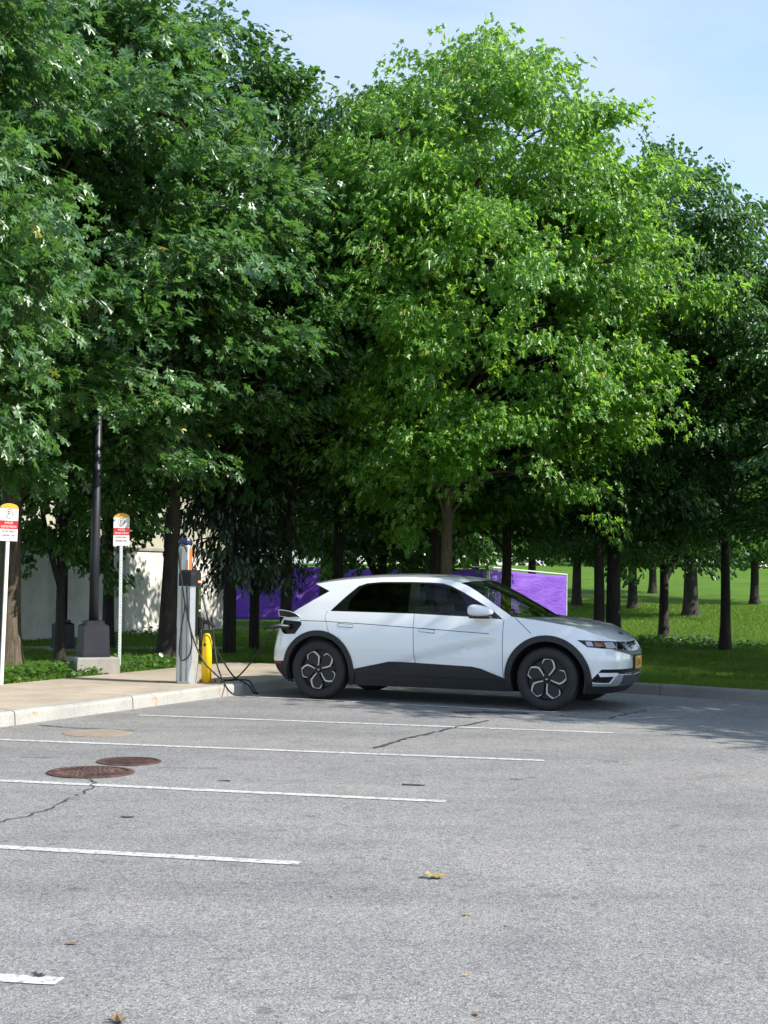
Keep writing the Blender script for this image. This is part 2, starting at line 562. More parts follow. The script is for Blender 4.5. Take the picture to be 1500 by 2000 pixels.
crack([(172, 1521), (186, 1530), (178, 1540), (150, 1556), (110, 1575), (60, 1592), (0, 1606), (-60, 1622)], .016, 1)
crack([(730, 1462), (790, 1444), (860, 1428), (905, 1417), (955, 1408)], .05, 2)
crack([(80, 1417), (150, 1423), (200, 1424), (262, 1428)], .03, 3)
crack([(300, 1500), (360, 1501), (430, 1500)], .012, 5)
crack([(1090, 1398), (1130, 1402), (1185, 1404), (1220, 1396), (1262, 1388)], .03, 6)
crack([(1150, 1375), (1180, 1385), (1225, 1394)], .02, 7)
crack([(40, 1481), (70, 1480), (120, 1480)], .02, 8)
crack([(425, 1526), (450, 1526)], .04, 9, 'tar_spot')
crack([(235, 1596), (262, 1596)], .03, 10, 'tar_spot')
crack([(786, 1533), (830, 1535)], .06, 11, 'tar_spot')
crack([(996, 1522), (1024, 1523)], .03, 12, 'tar_spot')
crack([(890, 1392), (950, 1391), (1030, 1394)], .20, 13, 'tar_spot')
crack([(1185, 1488), (1208, 1489)], .03, 14, 'tar_spot')


def kerb(name, mt, start, d, nrm, n, length, h=.145, wd=.16):
    root = tag(empty(name, (start.x, start.y, 0)), kind='structure')
    L = length - .012
    prof = [(0.0, -.06), (0.012, h - .035), (0.022, h - .012), (0.045, h), (wd, h), (wd, -.06)]
    ms = []
    rg = random.Random(7)
    for k in range(n):
        v = []
        cuts = [0.0, .25, .5, .75, 1.0]
        for ci, c in enumerate(cuts):
            jz = rg.uniform(-.004, .004); jn = rg.uniform(-.004, .004)
            for (a, z) in prof:
                p = d * (k * length + c * L) + nrm * (a + (jn if a < .1 else 0))
                v.append((p.x, p.y, z + (jz if z > .05 else 0)))
        m = len(prof); f = []
        for ci in range(len(cuts) - 1):
            for i in range(m - 1):
                f.append((ci * m + i, (ci + 1) * m + i, (ci + 1) * m + i + 1, ci * m + i + 1))
        f.append(tuple(range(m))); f.append(tuple(reversed(range((len(cuts) - 1) * m, len(cuts) * m))))
        mesh('kerb_stone', v, f, M[mt], root)
    return root


_st = CORNER - KD * 2.1 * 9.0
kerb('kerb_left', 'kerb', _st, KD, LN, 9, 2.1)
kerb('kerb_right', 'kerb_r', CORNER + RD * .02, RD, RN, 6, 2.4)

# pavement behind the left kerb, in cast slabs
pave = tag(empty('pavement', (0, 0, 0)), kind='structure')
in0 = .168; pw = 2.25
nsl = 10
for k in range(nsl):
    a0, a1 = k * 2.05, (k + 1) * 2.05 - .012
    base = CORNER - KD * 2.05 * nsl
    q = [base + KD * a0 + LN * in0, base + KD * a1 + LN * in0, base + KD * a1 + LN * (in0 + pw), base + KD * a0 + LN * (in0 + pw)]
    mb = MB(); mb.rings([[(p.x, p.y, -.05) for p in q], [(p.x, p.y, .128) for p in q], [(p.x * .995 + sum(t.x for t in q) / 4 * .005, p.y * .995 + sum(t.y for t in q) / 4 * .005, .138) for p in q]])
    mb.build('paving_slab', M['sidewalk'], pave)
q = [Vector((-2.95, 22.95)), CORNER + LN * .168, Vector((.1, 23.2)), Vector((-2.9, 23.35))]
MB().rings([[(p.x, p.y, -.05) for p in q], [(p.x, p.y, .136) for p in q]]).build('paving_slab', M['sidewalk'], pave)


def terrain(x, y):
    r = np.clip(np.asarray(y, float) - 46.0, 0, 72)
    return 0.10 + .031 * (np.sqrt(r * r + 9) - 3) + .03 * np.sin(np.asarray(x, float) * .31) * np.sin(np.asarray(y, float) * .23)


def on_lawn(x, y):
    rel_r = (x - CORNER.x) * RN.x + (y - CORNER.y) * RN.y
    rel_l = (x - CORNER.x) * LN.x + (y - CORNER.y) * LN.y
    return (rel_l > in0 + pw + .01) | ((rel_r > .165) & ((rel_l < 0) | (y > 23.4)))


b0 = CORNER - KD * 2.05 * nsl + LN * (in0 + pw + .005)
b1 = CORNER + LN * (in0 + pw + .005)
rk = CORNER + RN * .162
rke = rk + RD * 40
loop = [b0, b1, Vector((-2.95, 23.36)), Vector((.1, 23.22)), rk + RD * .35, rke, Vector((420, -20)), Vector((420, 420)), Vector((-420, 420)), Vector((-420, -20)), Vector((b0.x - 20, b0.y - 10))]
pts = [Vector((p.x, p.y)) for p in loop]
ed = [(i, (i + 1) % len(pts)) for i in range(len(pts))]
for gx in np.arange(-40, 41, 2.0):
    for gy in np.arange(12, 140, 2.0):
        if on_lawn(np.array(gx), np.array(gy)): pts.append(Vector((gx, gy)))
cv, ce, cf, *_ = delaunay_2d_cdt(pts, ed, [], 1, 1e-5)
lv = [(p.x, p.y, float(terrain(p.x, p.y))) for p in cv]
lawn = tag(mesh('lawn', lv, [tuple(f) for f in cf], M['lawn'], smooth=True), kind='structure')
# a narrow path crossing the lawn on the left
pa, pb = Vector((-13, 23.9)), Vector((-4.6, 27.2))
pathq = [pa, pb, pb + Vector((2.4, .5)), pb + Vector((2.2, 1.2)), pb + Vector((-.4, 1.0)), pa + Vector((-.4, 1.1))]
tag(sheet('path', pathq, .145, M['sidewalk']), kind='structure')

# ------------------------------------------------------------------ vegetation
def leaf_template(kind):
    if kind == 'maple':
        half = [(.42, .12), (.22, .34), (.52, .66), (.17, .62)]
        out = [(0, 0)] + half + [(0, 1.0)] + [(-x, y) for x, y in reversed(half)]
        c = None
    elif kind == 'oak':
        half = [(.07, .18), (.30, .28), (.10, .40), (.42, .62), (.12, .68), (.24, .92)]
        out = [(0, 0)] + half + [(0, 1.0)] + [(-x, y) for x, y in reversed(half)]
        c = None
    elif kind == 'simple':
        half = [(.36, .20), (.24, .42), (.40, .66)]
        out = [(0, 0)] + half + [(0, 1.0)] + [(-x, y) for x, y in reversed(half)]
        c = None
    elif kind == 'needle':
        out = [(-.10, 0), (.10, 0), (.16, .5), (0, 1.0), (-.16, .5)]
        c = None
    elif kind == 'round':
        out = [(0, 0), (.42, .25), (.40, .7), (0, 1.0), (-.40, .7), (-.42, .25)]
        c = None
    v = [(x, y, -.30 * abs(x) - .16 * y * y) for x, y in out]
    n = len(v)
    if c:
        v.append((c[0], c[1], .03))
        t = [(n, i, (i + 1) % n) for i in range(n)]
    elif kind in ('simple', 'maple', 'oak'):
        h = (n - 2) // 2          # outline points on one half
        ap = h + 1
        t = []
        for sgn in (0, 1):
            ch_ = list(range(0, ap + 1)) if sgn == 0 else [0] + list(range(n - 1, ap - 1, -1))
            notch = [ch_[0]] + [ch_[i] for i in range(1, len(ch_) - 1) if (i % 2 == 0) == (kind != 'oak')] + [ch_[-1]]
            for i in range(1, len(ch_) - 1):
                if ch_[i] not in notch: t.append((ch_[i - 1], ch_[i], ch_[i + 1]))
            for i in range(1, len(notch) - 1): t.append((0, notch[i], notch[i + 1]))
    else:
        t = [(0, i, i + 1) for i in range(1, n - 1)]
    return np.array(v, np.float32), np.array(t, np.int32)


def unit(a): return a / np.maximum(np.linalg.norm(a, axis=-1, keepdims=True), 1e-6)


def leaves_mesh(name, pos, axis, nrm, size, kind, rnd, extra=None):
    tv, tt = leaf_template(kind)
    a = unit(axis); b = unit(np.cross(a, nrm)); n = np.cross(b, a)
    s = size[:, None, None]
    V = pos[:, None, :] + s * (tv[None, :, 0:1] * b[:, None, :] + tv[None, :, 1:2] * a[:, None, :] + tv[None, :, 2:3] * n[:, None, :])
    k = len(tv); N = len(pos)
    T = (tt[None] + (np.arange(N) * k)[:, None, None]).reshape(-1, 3)
    V = V.reshape(-1, 3).astype(np.float32)
    me = bpy.data.meshes.new(name)
    me.vertices.add(len(V)); me.vertices.foreach_set('co', V.ravel())
    me.loops.add(len(T) * 3); me.loops.foreach_set('vertex_index', T.ravel().astype(np.int32))
    me.polygons.add(len(T)); me.polygons.foreach_set('loop_start', np.arange(0, len(T) * 3, 3, dtype=np.int32))
    me.update(calc_edges=True)
    at = me.attributes.new('rnd', 'FLOAT', 'POINT')
    at.data.foreach_set('value', np.repeat(rnd.astype(np.float32), k))
    return me


def tubes_np(paths, k):
    mb = MB()
    for pts, rad in paths: mb.tube(pts, rad, k)
    return mb


def profile(prof, z):
    return np.interp(z, [p[0] for p in prof], [p[1] for p in prof])


def grow_tree(seed, prof, trunk_h, trunk_r, off=(0, 0), nlimb=70, ntip=9, nleaf=60, kind='maple', size=.12, clump=(.85, .32), droop=.55,
              lean=(0, 0), fork=None, inner=.35, flare=1.5, spray=.26):
    """returns (wood MB, leaf mesh) about the foot of the trunk"""
    rg = np.random.default_rng(seed)
    rr = random.Random(seed)
    zlo, zhi = prof[0][0], prof[-1][0]
    ox, oy = off

    def tr(z):
        t = z / trunk_h
        return np.array([lean[0] * t + .05 * math.sin(2.1 * z + seed) * t + ox * max(0, t - .25), lean[1] * t + .05 * math.cos(1.7 * z + seed) * t + oy * max(0, t - .25), z])

    wood = MB()
    zs = [0, .08, .25, .6, 1.2, 2.0] + list(np.linspace(2.8, trunk_h, 9))
    wood.tube([tuple(tr(z) - (np.array([0, 0, .12]) if z == 0 else 0)) for z in zs],
              [trunk_r * (1 + (flare - 1) * math.exp(-z / .25)) * (1 - .86 * (z / trunk_h) ** 1.1) for z in zs], 12)
    if fork:
        fz, fx, fy, fl = fork
        P = [tr(fz), tr(fz) + np.array([fx * .35, fy * .35, fl * .22]), tr(fz) + np.array([fx * .7, fy * .7, fl * .55]), tr(fz) + np.array([fx, fy, fl])]
        wood.tube([tuple(p) for p in catmull(P, 4)], list(np.linspace(trunk_r * .66, trunk_r * .25, 13)), 9)
    # limb ends inside a lumpy envelope
    lump = rg.uniform(.84, 1.14, (6, 7))
    ends = []
    tries = 0
    area = np.array([profile(prof, z) + .3 for z in np.linspace(zlo, zhi, 60)])
    cdf = np.cumsum(area) / area.sum()
    while len(ends) < nlimb:
        tries += 1
        z = np.interp(rg.random(), cdf, np.linspace(zlo, zhi, 60))
        az = rg.random() * 2 * math.pi
        rmax = profile(prof, z) * lump[int((z - zlo) / (zhi - zlo) * 5.99), int(az / 6.2832 * 6.99)]
        r = rmax * (inner + (1 - inner) * rg.random() ** .55)
        p = np.array([ox + r * math.cos(az), oy + r * math.sin(az), z])
        if tries < 4000 and any(((p - e) ** 2).sum() < (clump[0] * .62) ** 2 for e in ends): continue
        ends.append(p)
    pos, axs, nrm = [], [], []
    for e in ends:
        hd = math.hypot(e[0] - ox, e[1] - oy)
        z0 = max(min(e[2] - rg.uniform(.3, .65) * hd - .25, trunk_h * .93), min(zlo * rg.uniform(.8, 1.3), e[2] - .1))
        s = tr(z0)
        mid = s * .5 + e * .5 + np.array([0, 0, .12 * hd]) + rg.normal(0, .12, 3)
        P = [s, s * .7 + mid * .3 + np.array([0, 0, .05 * hd]), mid, e]
        r0 = min(trunk_r * .42, .014 + .013 * hd)
        cp = catmull([tuple(p) for p in P], 3)
        wood.tube([tuple(p) for p in cp], list(np.linspace(r0, .008, len(cp))), 5)
        outw = unit(np.array([e[0] - ox, e[1] - oy, .35 * (hd + .3)]))
        k = max(3, int(ntip * rg.uniform(.6, 1.4)))
        for _ in range(k):
            q = rg.normal(0, 1, 3) * np.array([clump[0], clump[0], clump[1]]) * .55
            tip = e + q + outw * .2 - np.array([0, 0, .12 * (q[0] ** 2 + q[1] ** 2)])
            tw = unit(tip - e + outw * .3 + rg.normal(0, .2, 3))
            wood.tube([tuple(e - outw * .15), tuple((e + tip) / 2 + np.array([0, 0, .05])), tuple(tip)], [.008, .006, .003], 3)
            n = max(6, int(nleaf * rg.uniform(.6, 1.4)))
            u = rg.random(n)[:, None]
            p = tip - tw * (u - .45) * spray * 2.1 + rg.normal(0, 1, (n, 3)) * np.array([spray, spray, spray * .5]) * .62
            od = unit(p - (tip - tw * .5) + rg.normal(0, .05, (n, 3)))
            a = od * .75 + tw * .35 + np.array([0, 0, -droop]) * rg.uniform(.3, 1.7, (n, 1)) + rg.normal(0, .30, (n, 3))
            nn = np.array([0, 0, 1.0]) * (1.05 - droop * .7) + outw * rg.uniform(.1, .9, (n, 1)) + rg.normal(0, .62, (n, 3))
            pos.append(p); axs.append(a); nrm.append(nn)
    pos = np.concatenate(pos); axs = np.concatenate(axs); nrm = np.concatenate(nrm)
    N = len(pos)
    me = leaves_mesh('crown', pos, axs, nrm, size * rg.uniform(.65, 1.25, N), kind, rg.random(N))
    return wood, me


def plant_tree(name, wood_me, crown_me, loc, rz, sc, label, cat, group=None, barkm=None):
    root = empty(name, loc, rz)
    root.scale = (sc[0], sc[1], sc[2]) if hasattr(sc, '__len__') else (sc, sc, sc)
    tag(root, label, cat, group)
    link('trunk', wood_me, barkm, root)
    link('crown', crown_me, None, root)
    return root


def wood_to_mesh(wd, mat):
    me = bpy.data.meshes.new('trunk')
    me.from_pydata(wd.v, [], wd.f)
    me.polygons.foreach_set('use_smooth', [True] * len(me.polygons))
    me.update(); me.materials.append(mat)
    return me


def tree_kind(seed, mat, bark, **kw):
    wd, me = grow_tree(seed, **kw)
    me.materials.append(mat)
    return wood_to_mesh(wd, bark), me


def base(px, d): return (X(px, d), d, float(terrain(X(px, d), d)) - .01)


# the sunlit maple behind the car
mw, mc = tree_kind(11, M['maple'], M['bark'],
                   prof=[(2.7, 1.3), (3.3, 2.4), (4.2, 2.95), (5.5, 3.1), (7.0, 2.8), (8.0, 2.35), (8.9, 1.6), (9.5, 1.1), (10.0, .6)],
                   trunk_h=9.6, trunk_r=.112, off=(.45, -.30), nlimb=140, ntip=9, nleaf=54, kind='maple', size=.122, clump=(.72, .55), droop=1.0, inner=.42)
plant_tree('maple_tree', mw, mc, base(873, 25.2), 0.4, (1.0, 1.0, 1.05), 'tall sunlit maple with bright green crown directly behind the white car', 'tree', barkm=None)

# oaks on the left
ow, oc = tree_kind(23, M['oak'], M['bark'],
                   prof=[(3.1, 1.9), (3.7, 3.1), (5.5, 3.5), (8.0, 3.2), (9.4, 1.9), (11.4, 1.0), (12.4, .4)],
                   trunk_h=11.4, trunk_r=.18, nlimb=170, ntip=8, nleaf=44, kind='oak', size=.21, clump=(.90, .45), droop=.42, inner=.45, spray=.30)
_b = base(22, 22.2)
plant_tree('oak_tree', ow, oc, _b, 2.2, 1.0, 'big oak with broad lobed leaves whose grey trunk stands behind the leftmost sign', 'tree')
_x, _y = X(-440, 16.6), 16.6
plant_tree('oak_tree', ow, oc, (_x, _y, float(terrain(_x, _y))), 4.6, (.78, .78, .98), 'oak whose sunlit lobed leaves reach in at the left picture edge', 'tree')
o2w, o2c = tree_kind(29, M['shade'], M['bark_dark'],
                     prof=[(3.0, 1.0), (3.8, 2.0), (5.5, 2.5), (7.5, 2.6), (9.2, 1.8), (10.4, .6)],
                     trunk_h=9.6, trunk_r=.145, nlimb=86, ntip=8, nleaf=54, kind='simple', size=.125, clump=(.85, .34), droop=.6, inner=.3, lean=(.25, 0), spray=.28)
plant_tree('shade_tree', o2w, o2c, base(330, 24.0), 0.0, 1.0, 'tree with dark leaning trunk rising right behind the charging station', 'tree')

# three shared kinds for the grove behind
gk = []
for sd, pr, nl, fk in ((41, [(2.4, 1.0), (3.1, 2.2), (4.6, 2.9), (6.4, 2.9), (8.2, 2.1), (9.6, .7)], 80, None),
                       (43, [(1.8, 1.2), (2.6, 2.4), (4.4, 2.8), (6.6, 2.6), (8.0, 1.9), (9.2, .6)], 76, (1.25, 1.15, .2, 3.6)),
                       (47, [(2.5, 1.6), (3.6, 3.2), (6.0, 3.9), (8.6, 3.6), (10.6, 2.5), (12.0, .9)], 90, None)):
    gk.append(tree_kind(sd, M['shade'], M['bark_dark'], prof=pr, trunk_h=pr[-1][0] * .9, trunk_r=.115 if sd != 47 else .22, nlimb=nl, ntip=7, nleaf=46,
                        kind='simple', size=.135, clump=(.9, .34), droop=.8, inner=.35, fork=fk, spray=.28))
G = 'trees of the grove behind the car'
grove = [
    (122, 23.6, 1, 3.9, (.66, .66, .92), 'slim dark-trunked maple left of the lamp post, low leaves before the concrete wall'),
    (562, 27.0, 0, .4, (.95, .95, 1.12), 'dark-trunked tree behind the rear bumper of the white car'),
    (662, 28.5, 0, 1.9, (.98, .98, 1.14), 'dark-trunked tree behind the spoiler of the white car'),
    (748, 30.0, 1, 2.8, 1.0, 'dark-trunked tree behind the rear window of the white car'),
    (852, 27.2, 0, 4.1, .98, 'dark-trunked tree just left of and behind the sunlit maple trunk'),
    (990, 28.5, 0, 5.2, .92, 'dark-trunked tree in front of the purple banner fence'),
    (1172, 27.4, 0, 2.4, (.92, .92, 1.0), 'thinner left one of the paired trunks behind the car bonnet'),
    (1200, 27.8, 2, .7, (.66, .66, .86), 'thicker right one of the paired trunks behind the car bonnet'),
    (1298, 32.6, 1, 6.15, (.92, .92, 1.08), 'tree with a low forked trunk on the lawn right of the car'),
    (1418, 29.6, 0, 3.3, (.92, .92, .90), 'tree with a single slim straight trunk nearest the right-hand kerb'),
    (640, 39.5, 2, 4.4, .95, 'tall leafy tree behind the left half of the purple fence'),
    (850, 40.0, 2, 5.6, .92, 'tall leafy tree behind the middle of the purple fence'),
    (1550, 27.0, 0, 1.4, .86, 'leafy tree cut by the right edge of the picture'),
    (215, 27.5, 0, 2.2, (.95, .95, .98), 'dark leafy tree behind the lamp post before the wall'),
]
for (px, d, k, rz, sc, lab) in grove:
    plant_tree('maple_tree', gk[k][0], gk[k][1], base(px, d), rz, sc, lab, 'tree', G)
# trees along the right-hand kerb just outside the picture: their shade lies on the car and the asphalt
for (x, y, k, rz, sc) in ((10.3, 17.0, 0, .9, 1.0), (13.6, 14.9, 0, 2.9, 1.05), (12.6, 21.0, 0, 4.2, 1.0), (14.5, 25.2, 0, 1.5, 1.0)):
    plant_tree('maple_tree', gk[k][0], gk[k][1], (x, y, float(terrain(x, y))), rz, sc, 'leafy tree along the right-hand kerb shading the parked car', 'tree', 'trees along the right-hand kerb')
# old trees out on the rising lawn
far = [(1128, 57, .40, 'far tree on the lawn just right of the purple fence end'),
       (1237, 56, 1.7, 'far tree on the lawn left of the forked tree'), (1276, 70, 2.5, 'farther tree on the lawn close left of the forked tree'),
       (1350, 51, 3.3, 'thick-trunked old tree with flared foot behind the forked tree'), (1475, 62, 4.0, 'far tree on the lawn near the right picture edge'),
       (1040, 62, 4.9, 'far tree seen above the bright end of the purple fence'), (930, 66, 5.5, 'far tree seen above the purple fence right of the sunlit trunk'),
       (800, 70, .2, 'far tree seen above the purple fence left of the sunlit trunk'),
       (690, 62, 2.2, 'far tree seen above the car roof behind the purple fence')]
for (px, d, rz, lab) in far:
    sc = 1.35 if px == 1350 else 1.0
    plant_tree('lawn_tree', gk[2][0], gk[2][1], base(px, d), rz, (sc * .85, sc * .85, sc * .72), lab, 'tree', 'old trees on the rising lawn')


# drooping dark conifers by the fence
def conifer(seed, h=8.5, r=1.5):
    rg = np.random.default_rng(seed)
    wd = MB(); wd.tube([(0, 0, -.1), (0, 0, h * .5), (0, 0, h)], [.13, .08, .01], 8)
    pos, axs, nrm = [], [], []
    z = 1.9
    while z < h - .2:
        rad = r * (1 - z / h) ** .75 + .15
        for k in range(rg.integers(5, 8)):
            az = rg.random() * 6.283; L = rad * rg.uniform(.75, 1.15)
            d = np.array([math.cos(az), math.sin(az), 0])
            P = [np.array([0, 0, z]) + d * L * t + np.array([0, 0, .12 * t - .55 * t * t * L * .5]) for t in np.linspace(0, 1, 6)]
            wd.tube([tuple(p) for p in P], list(np.linspace(.022, .004, 6)), 4)
            n = int(80 * L)
            t = rg.random(n) ** .8; q = np.array([np.interp(t, np.linspace(0, 1, 6), [p[i] for p in P]) for i in range(3)]).T
            hang = rg.random(n)
            q = q + np.array([0, 0, -1]) * (hang * .42)[:, None] + rg.normal(0, .055, (n, 3))
            pos.append(q); axs.append(np.array([0, 0, -1.0]) + d * .35 + rg.normal(0, .32, (n, 3))); nrm.append(d + rg.normal(0, .6, (n, 3)))
        z += rg.uniform(.20, .32)
    pos = np.concatenate(pos); N = len(pos)
    me = leaves_mesh('crown', pos, np.concatenate(axs), np.concatenate(nrm), rg.uniform(.07, .17, N), 'needle', rg.random(N))
    me.materials.append(M['needle'])
    return wood_to_mesh(wd, M['bark_dark']), me


cw, cc = conifer(5)
for px, d, rz, sc, lab in ((452, 26.4, 0, .95, 'dark drooping conifer beside the charging station'), (500, 27.6, 2.1, .82, 'dark drooping conifer in front of the purple fence, right of its twin')):
    plant_tree('conifer_tree', cw, cc, base(px, d), rz, sc, lab, 'tree', 'dark conifers by the fence')

# far wood closing the view
rg = np.random.default_rng(77)
n = 22000
xx = rg.uniform(-78, 78, n)
zz = rg.random(n) ** .8
ht = 9 + 4 * np.sin(xx * .21) + 2.5 * np.sin(xx * .57 + 1)
yy = 128 + 10 * rg.random(n) + 4 * np.sin(xx * .33)
pos = np.stack([xx, yy, 1.2 + zz * ht], 1)
wood_me = leaves_mesh('far_wood', pos, rg.normal(0, .6, (n, 3)) + np.array([0, -.3, -.4]), rg.normal(0, .5, (n, 3)) + np.array([0, -.6, .6]), rg.uniform(.5, 1.0, n), 'round', rg.random(n))
wood_me.materials.append(M['far'])
tag(link('far_wood', wood_me), 'hazy green wood closing the view behind the rising lawn', 'wood', kind='stuff')


# grass blades
def grass(name, n, xr, yr, label, seed, hmin, hmax, width, mat, keep=None, kind='needle'):
    rg = np.random.default_rng(seed)
    u = rg.random(n)
    y = 1 / (u / yr[0] + (1 - u) / yr[1])
    x = rg.uniform(xr[0], xr[1], n) if not callable(xr) else xr(rg, y)
    ok = on_lawn(x, y)
    if keep is not None: ok &= keep(x, y, rg)
    x, y = x[ok], y[ok]; N = len(x)
    z = terrain(x, y)
    tuft = .6 + .5 * np.sin(x * 2.3 + 1.3 * np.sin(y * 1.7)) * np.sin(y * 2.1) + rg.random(N) * .5
    h = rg.uniform(hmin, hmax, N) * np.clip(tuft, .35, 1.4)
    tilt = rg.normal(0, .42, (N, 2))
    p0 = np.stack([x, y, z - .005], 1)
    p1 = p0 + np.stack([tilt[:, 0] * h, tilt[:, 1] * h, h], 1)
    az = rg.uniform(0, math.pi, N)
    wv = np.stack([np.cos(az), np.sin(az), 0 * az], 1) * (width * (y / 20))[:, None]
    V = np.stack([p0 - wv, p0 + wv, p1], 1).reshape(-1, 3).astype(np.float32)
    me = bpy.data.meshes.new(name)
    me.vertices.add(len(V)); me.vertices.foreach_set('co', V.ravel())
    me.loops.add(N * 3); me.loops.foreach_set('vertex_index', np.arange(N * 3, dtype=np.int32))
    me.polygons.add(N); me.polygons.foreach_set('loop_start', np.arange(0, N * 3, 3, dtype=np.int32))
    me.update(calc_edges=True)
    at = me.attributes.new('rnd', 'FLOAT', 'POINT'); at.data.foreach_set('value', np.repeat(rg.random(N).astype(np.float32), 3))
    me.materials.append(mat)
    return tag(link(name, me), label, 'grass', kind='stuff')


grass('grass', 330000, lambda g, y: X(g.uniform(1090, 1560, len(y)), y), (16.5, 60), 'mown green grass on the lawn right of the car', 3, .05, .115, .007, M['blade'])
grass('grass', 110000, lambda g, y: X(g.uniform(-60, 620, len(y)), y), (17.5, 36), 'shaded green grass between pavement, conifers and concrete wall', 4, .05, .11, .007, M['blade'])


def weeds(name, n, spots, label, seed, size=(.04, .09), hmax=.15):
    rg = np.random.default_rng(seed)
    pos, axs, nrm = [], [], []
    for (x, y, r) in spots:
        k = n // len(spots)
        p = np.stack([x + rg.normal(0, r, k), y + rg.normal(0, r, k)], 1)
        ok = on_lawn(p[:, 0], p[:, 1]); p = p[ok]
        h = rg.random(len(p)) ** 1.5 * hmax * rg.uniform(.5, 1.2)
        pos.append(np.stack([p[:, 0], p[:, 1], terrain(p[:, 0], p[:, 1]) + .02 + h], 1))
    pos = np.concatenate(pos); N = len(pos)
    me = leaves_mesh(name, pos, rg.normal(0, 1, (N, 3)) * np.array([1, 1, .3]), rg.normal(0, .35, (N, 3)) + np.array([0, 0, 1]), rg.uniform(size[0], size[1], N), 'round', rg.random(N))
    me.materials.append(M['weed'])
    return tag(link(name, me), label, 'weeds', kind='stuff')


ps = CORNER + LN * (in0 + pw + .28)
weeds('weeds', 5200, [((ps - KD * t).x - rng.uniform(0, .5), (ps - KD * t).y, .30) for t in np.arange(1.2, 6.2, .32)], 'leafy weeds along the inner edge of the pavement', 8)
weeds('weeds', 2600, [(X(px, d), d, .35) for px, d in ((1265, 31.5), (1290, 32), (1330, 32.3), (1365, 32.6), (1400, 30.4), (1440, 31), (1480, 31), (1245, 30.8), (1310, 30.6))], 'dark leafy weeds around the feet of the trees on the right', 9, (.05, .10), .2)
weeds('weeds', 1200, [(X(px, 35), 33.4 + (px % 7) * .1, .3) for px in range(60, 360, 40)], 'low weeds along the foot of the concrete wall', 10, (.05, .1), .2)

# ------------------------------------------------------------------ concrete wall, building behind, fence
WA, WB = Vector((X(-160, 27.5), 27.5)), Vector((X(440, 38.5), 38.5))
wd_ = (WB - WA).normalized(); wn = Vector((wd_.y, -wd_.x))
wall = tag(empty('concrete_wall', (WA.x, WA.y, 0), math.atan2(wd_.y, wd_.x)), 'stained pale concrete retaining wall with dark coping behind the signs and lamp post', 'wall')
wl = (WB - WA).length; npan = 5
for k in range(npan):
    x0, x1 = wl * k / npan, wl * (k + 1) / npan - .025
    MB().box(x0, x1, 0, .3, -.2, 2.02, .012).build('panel', M['wall'], wall)
MB().box(-.05, wl + .05, -.04, .34, 2.024, 2.10, .01).build('coping', M['plinth'], wall)
for k in range(14):
    MB().box(wl * k / 13.2 + .05, wl * k / 13.2 + .09, .1, .14, 2.102, 2.95).build('railing_post', M['pole'], wall)
MB().box(0, wl, .09, .15, 2.952, 3.0).build('railing_bar', M['pole'], wall)

bl = tag(empty('cream_building', (X(-250, 52), 52, 0), R(12)), 'cream rendered building glimpsed through leaves above the concrete wall', 'building')
MB().box(0, 13.5, 0, 8, -.3, 7.2).build('wall', M['cream'], bl)
MB().box(-.3, 13.8, -.3, 8.3, 7.203, 7.6).build('roof', M['plinth'], bl)
for k in range(5):
    for zz_ in (4.3,):
        wdw = MB().box(.9 + k * 2.55, 2.3 + k * 2.55, -.03, .05, zz_, zz_ + 1.7).build('window', M['darkglass'], bl)
        mb = MB(); x0 = .9 + k * 2.55
        mb.box(x0 - .07, x0 - .002, -.07, -.002, zz_ - .07, zz_ + 1.77); mb.box(x0 + 1.402, x0 + 1.47, -.07, -.002, zz_ - .07, zz_ + 1.77)
        mb.box(x0, x0 + 1.4, -.07, -.033, zz_ - .07, zz_); mb.box(x0, x0 + 1.4, -.07, -.033, zz_ + 1.7, zz_ + 1.77)
        mb.build('window_frame', M['white'], wdw)
b2 = tag(empty('pale_building', (X(430, 118), 118, 2.6), R(-6)), 'pale far building glimpsed between the trunks beyond the purple fence', 'building')
MB().box(0, 11, 0, 9, -1.0, 5.6).build('wall', M['sign_w'], b2)
MB().box(-.4, 11.4, -.4, 9.4, 5.603, 6.1).build('roof', M['plinth'], b2)
for k in range(3):
    MB().box(1.2 + k * 2.8, 2.9 + k * 2.8, -.03, .05, 1.5, 3.9).build('window', M['darkglass'], b2)

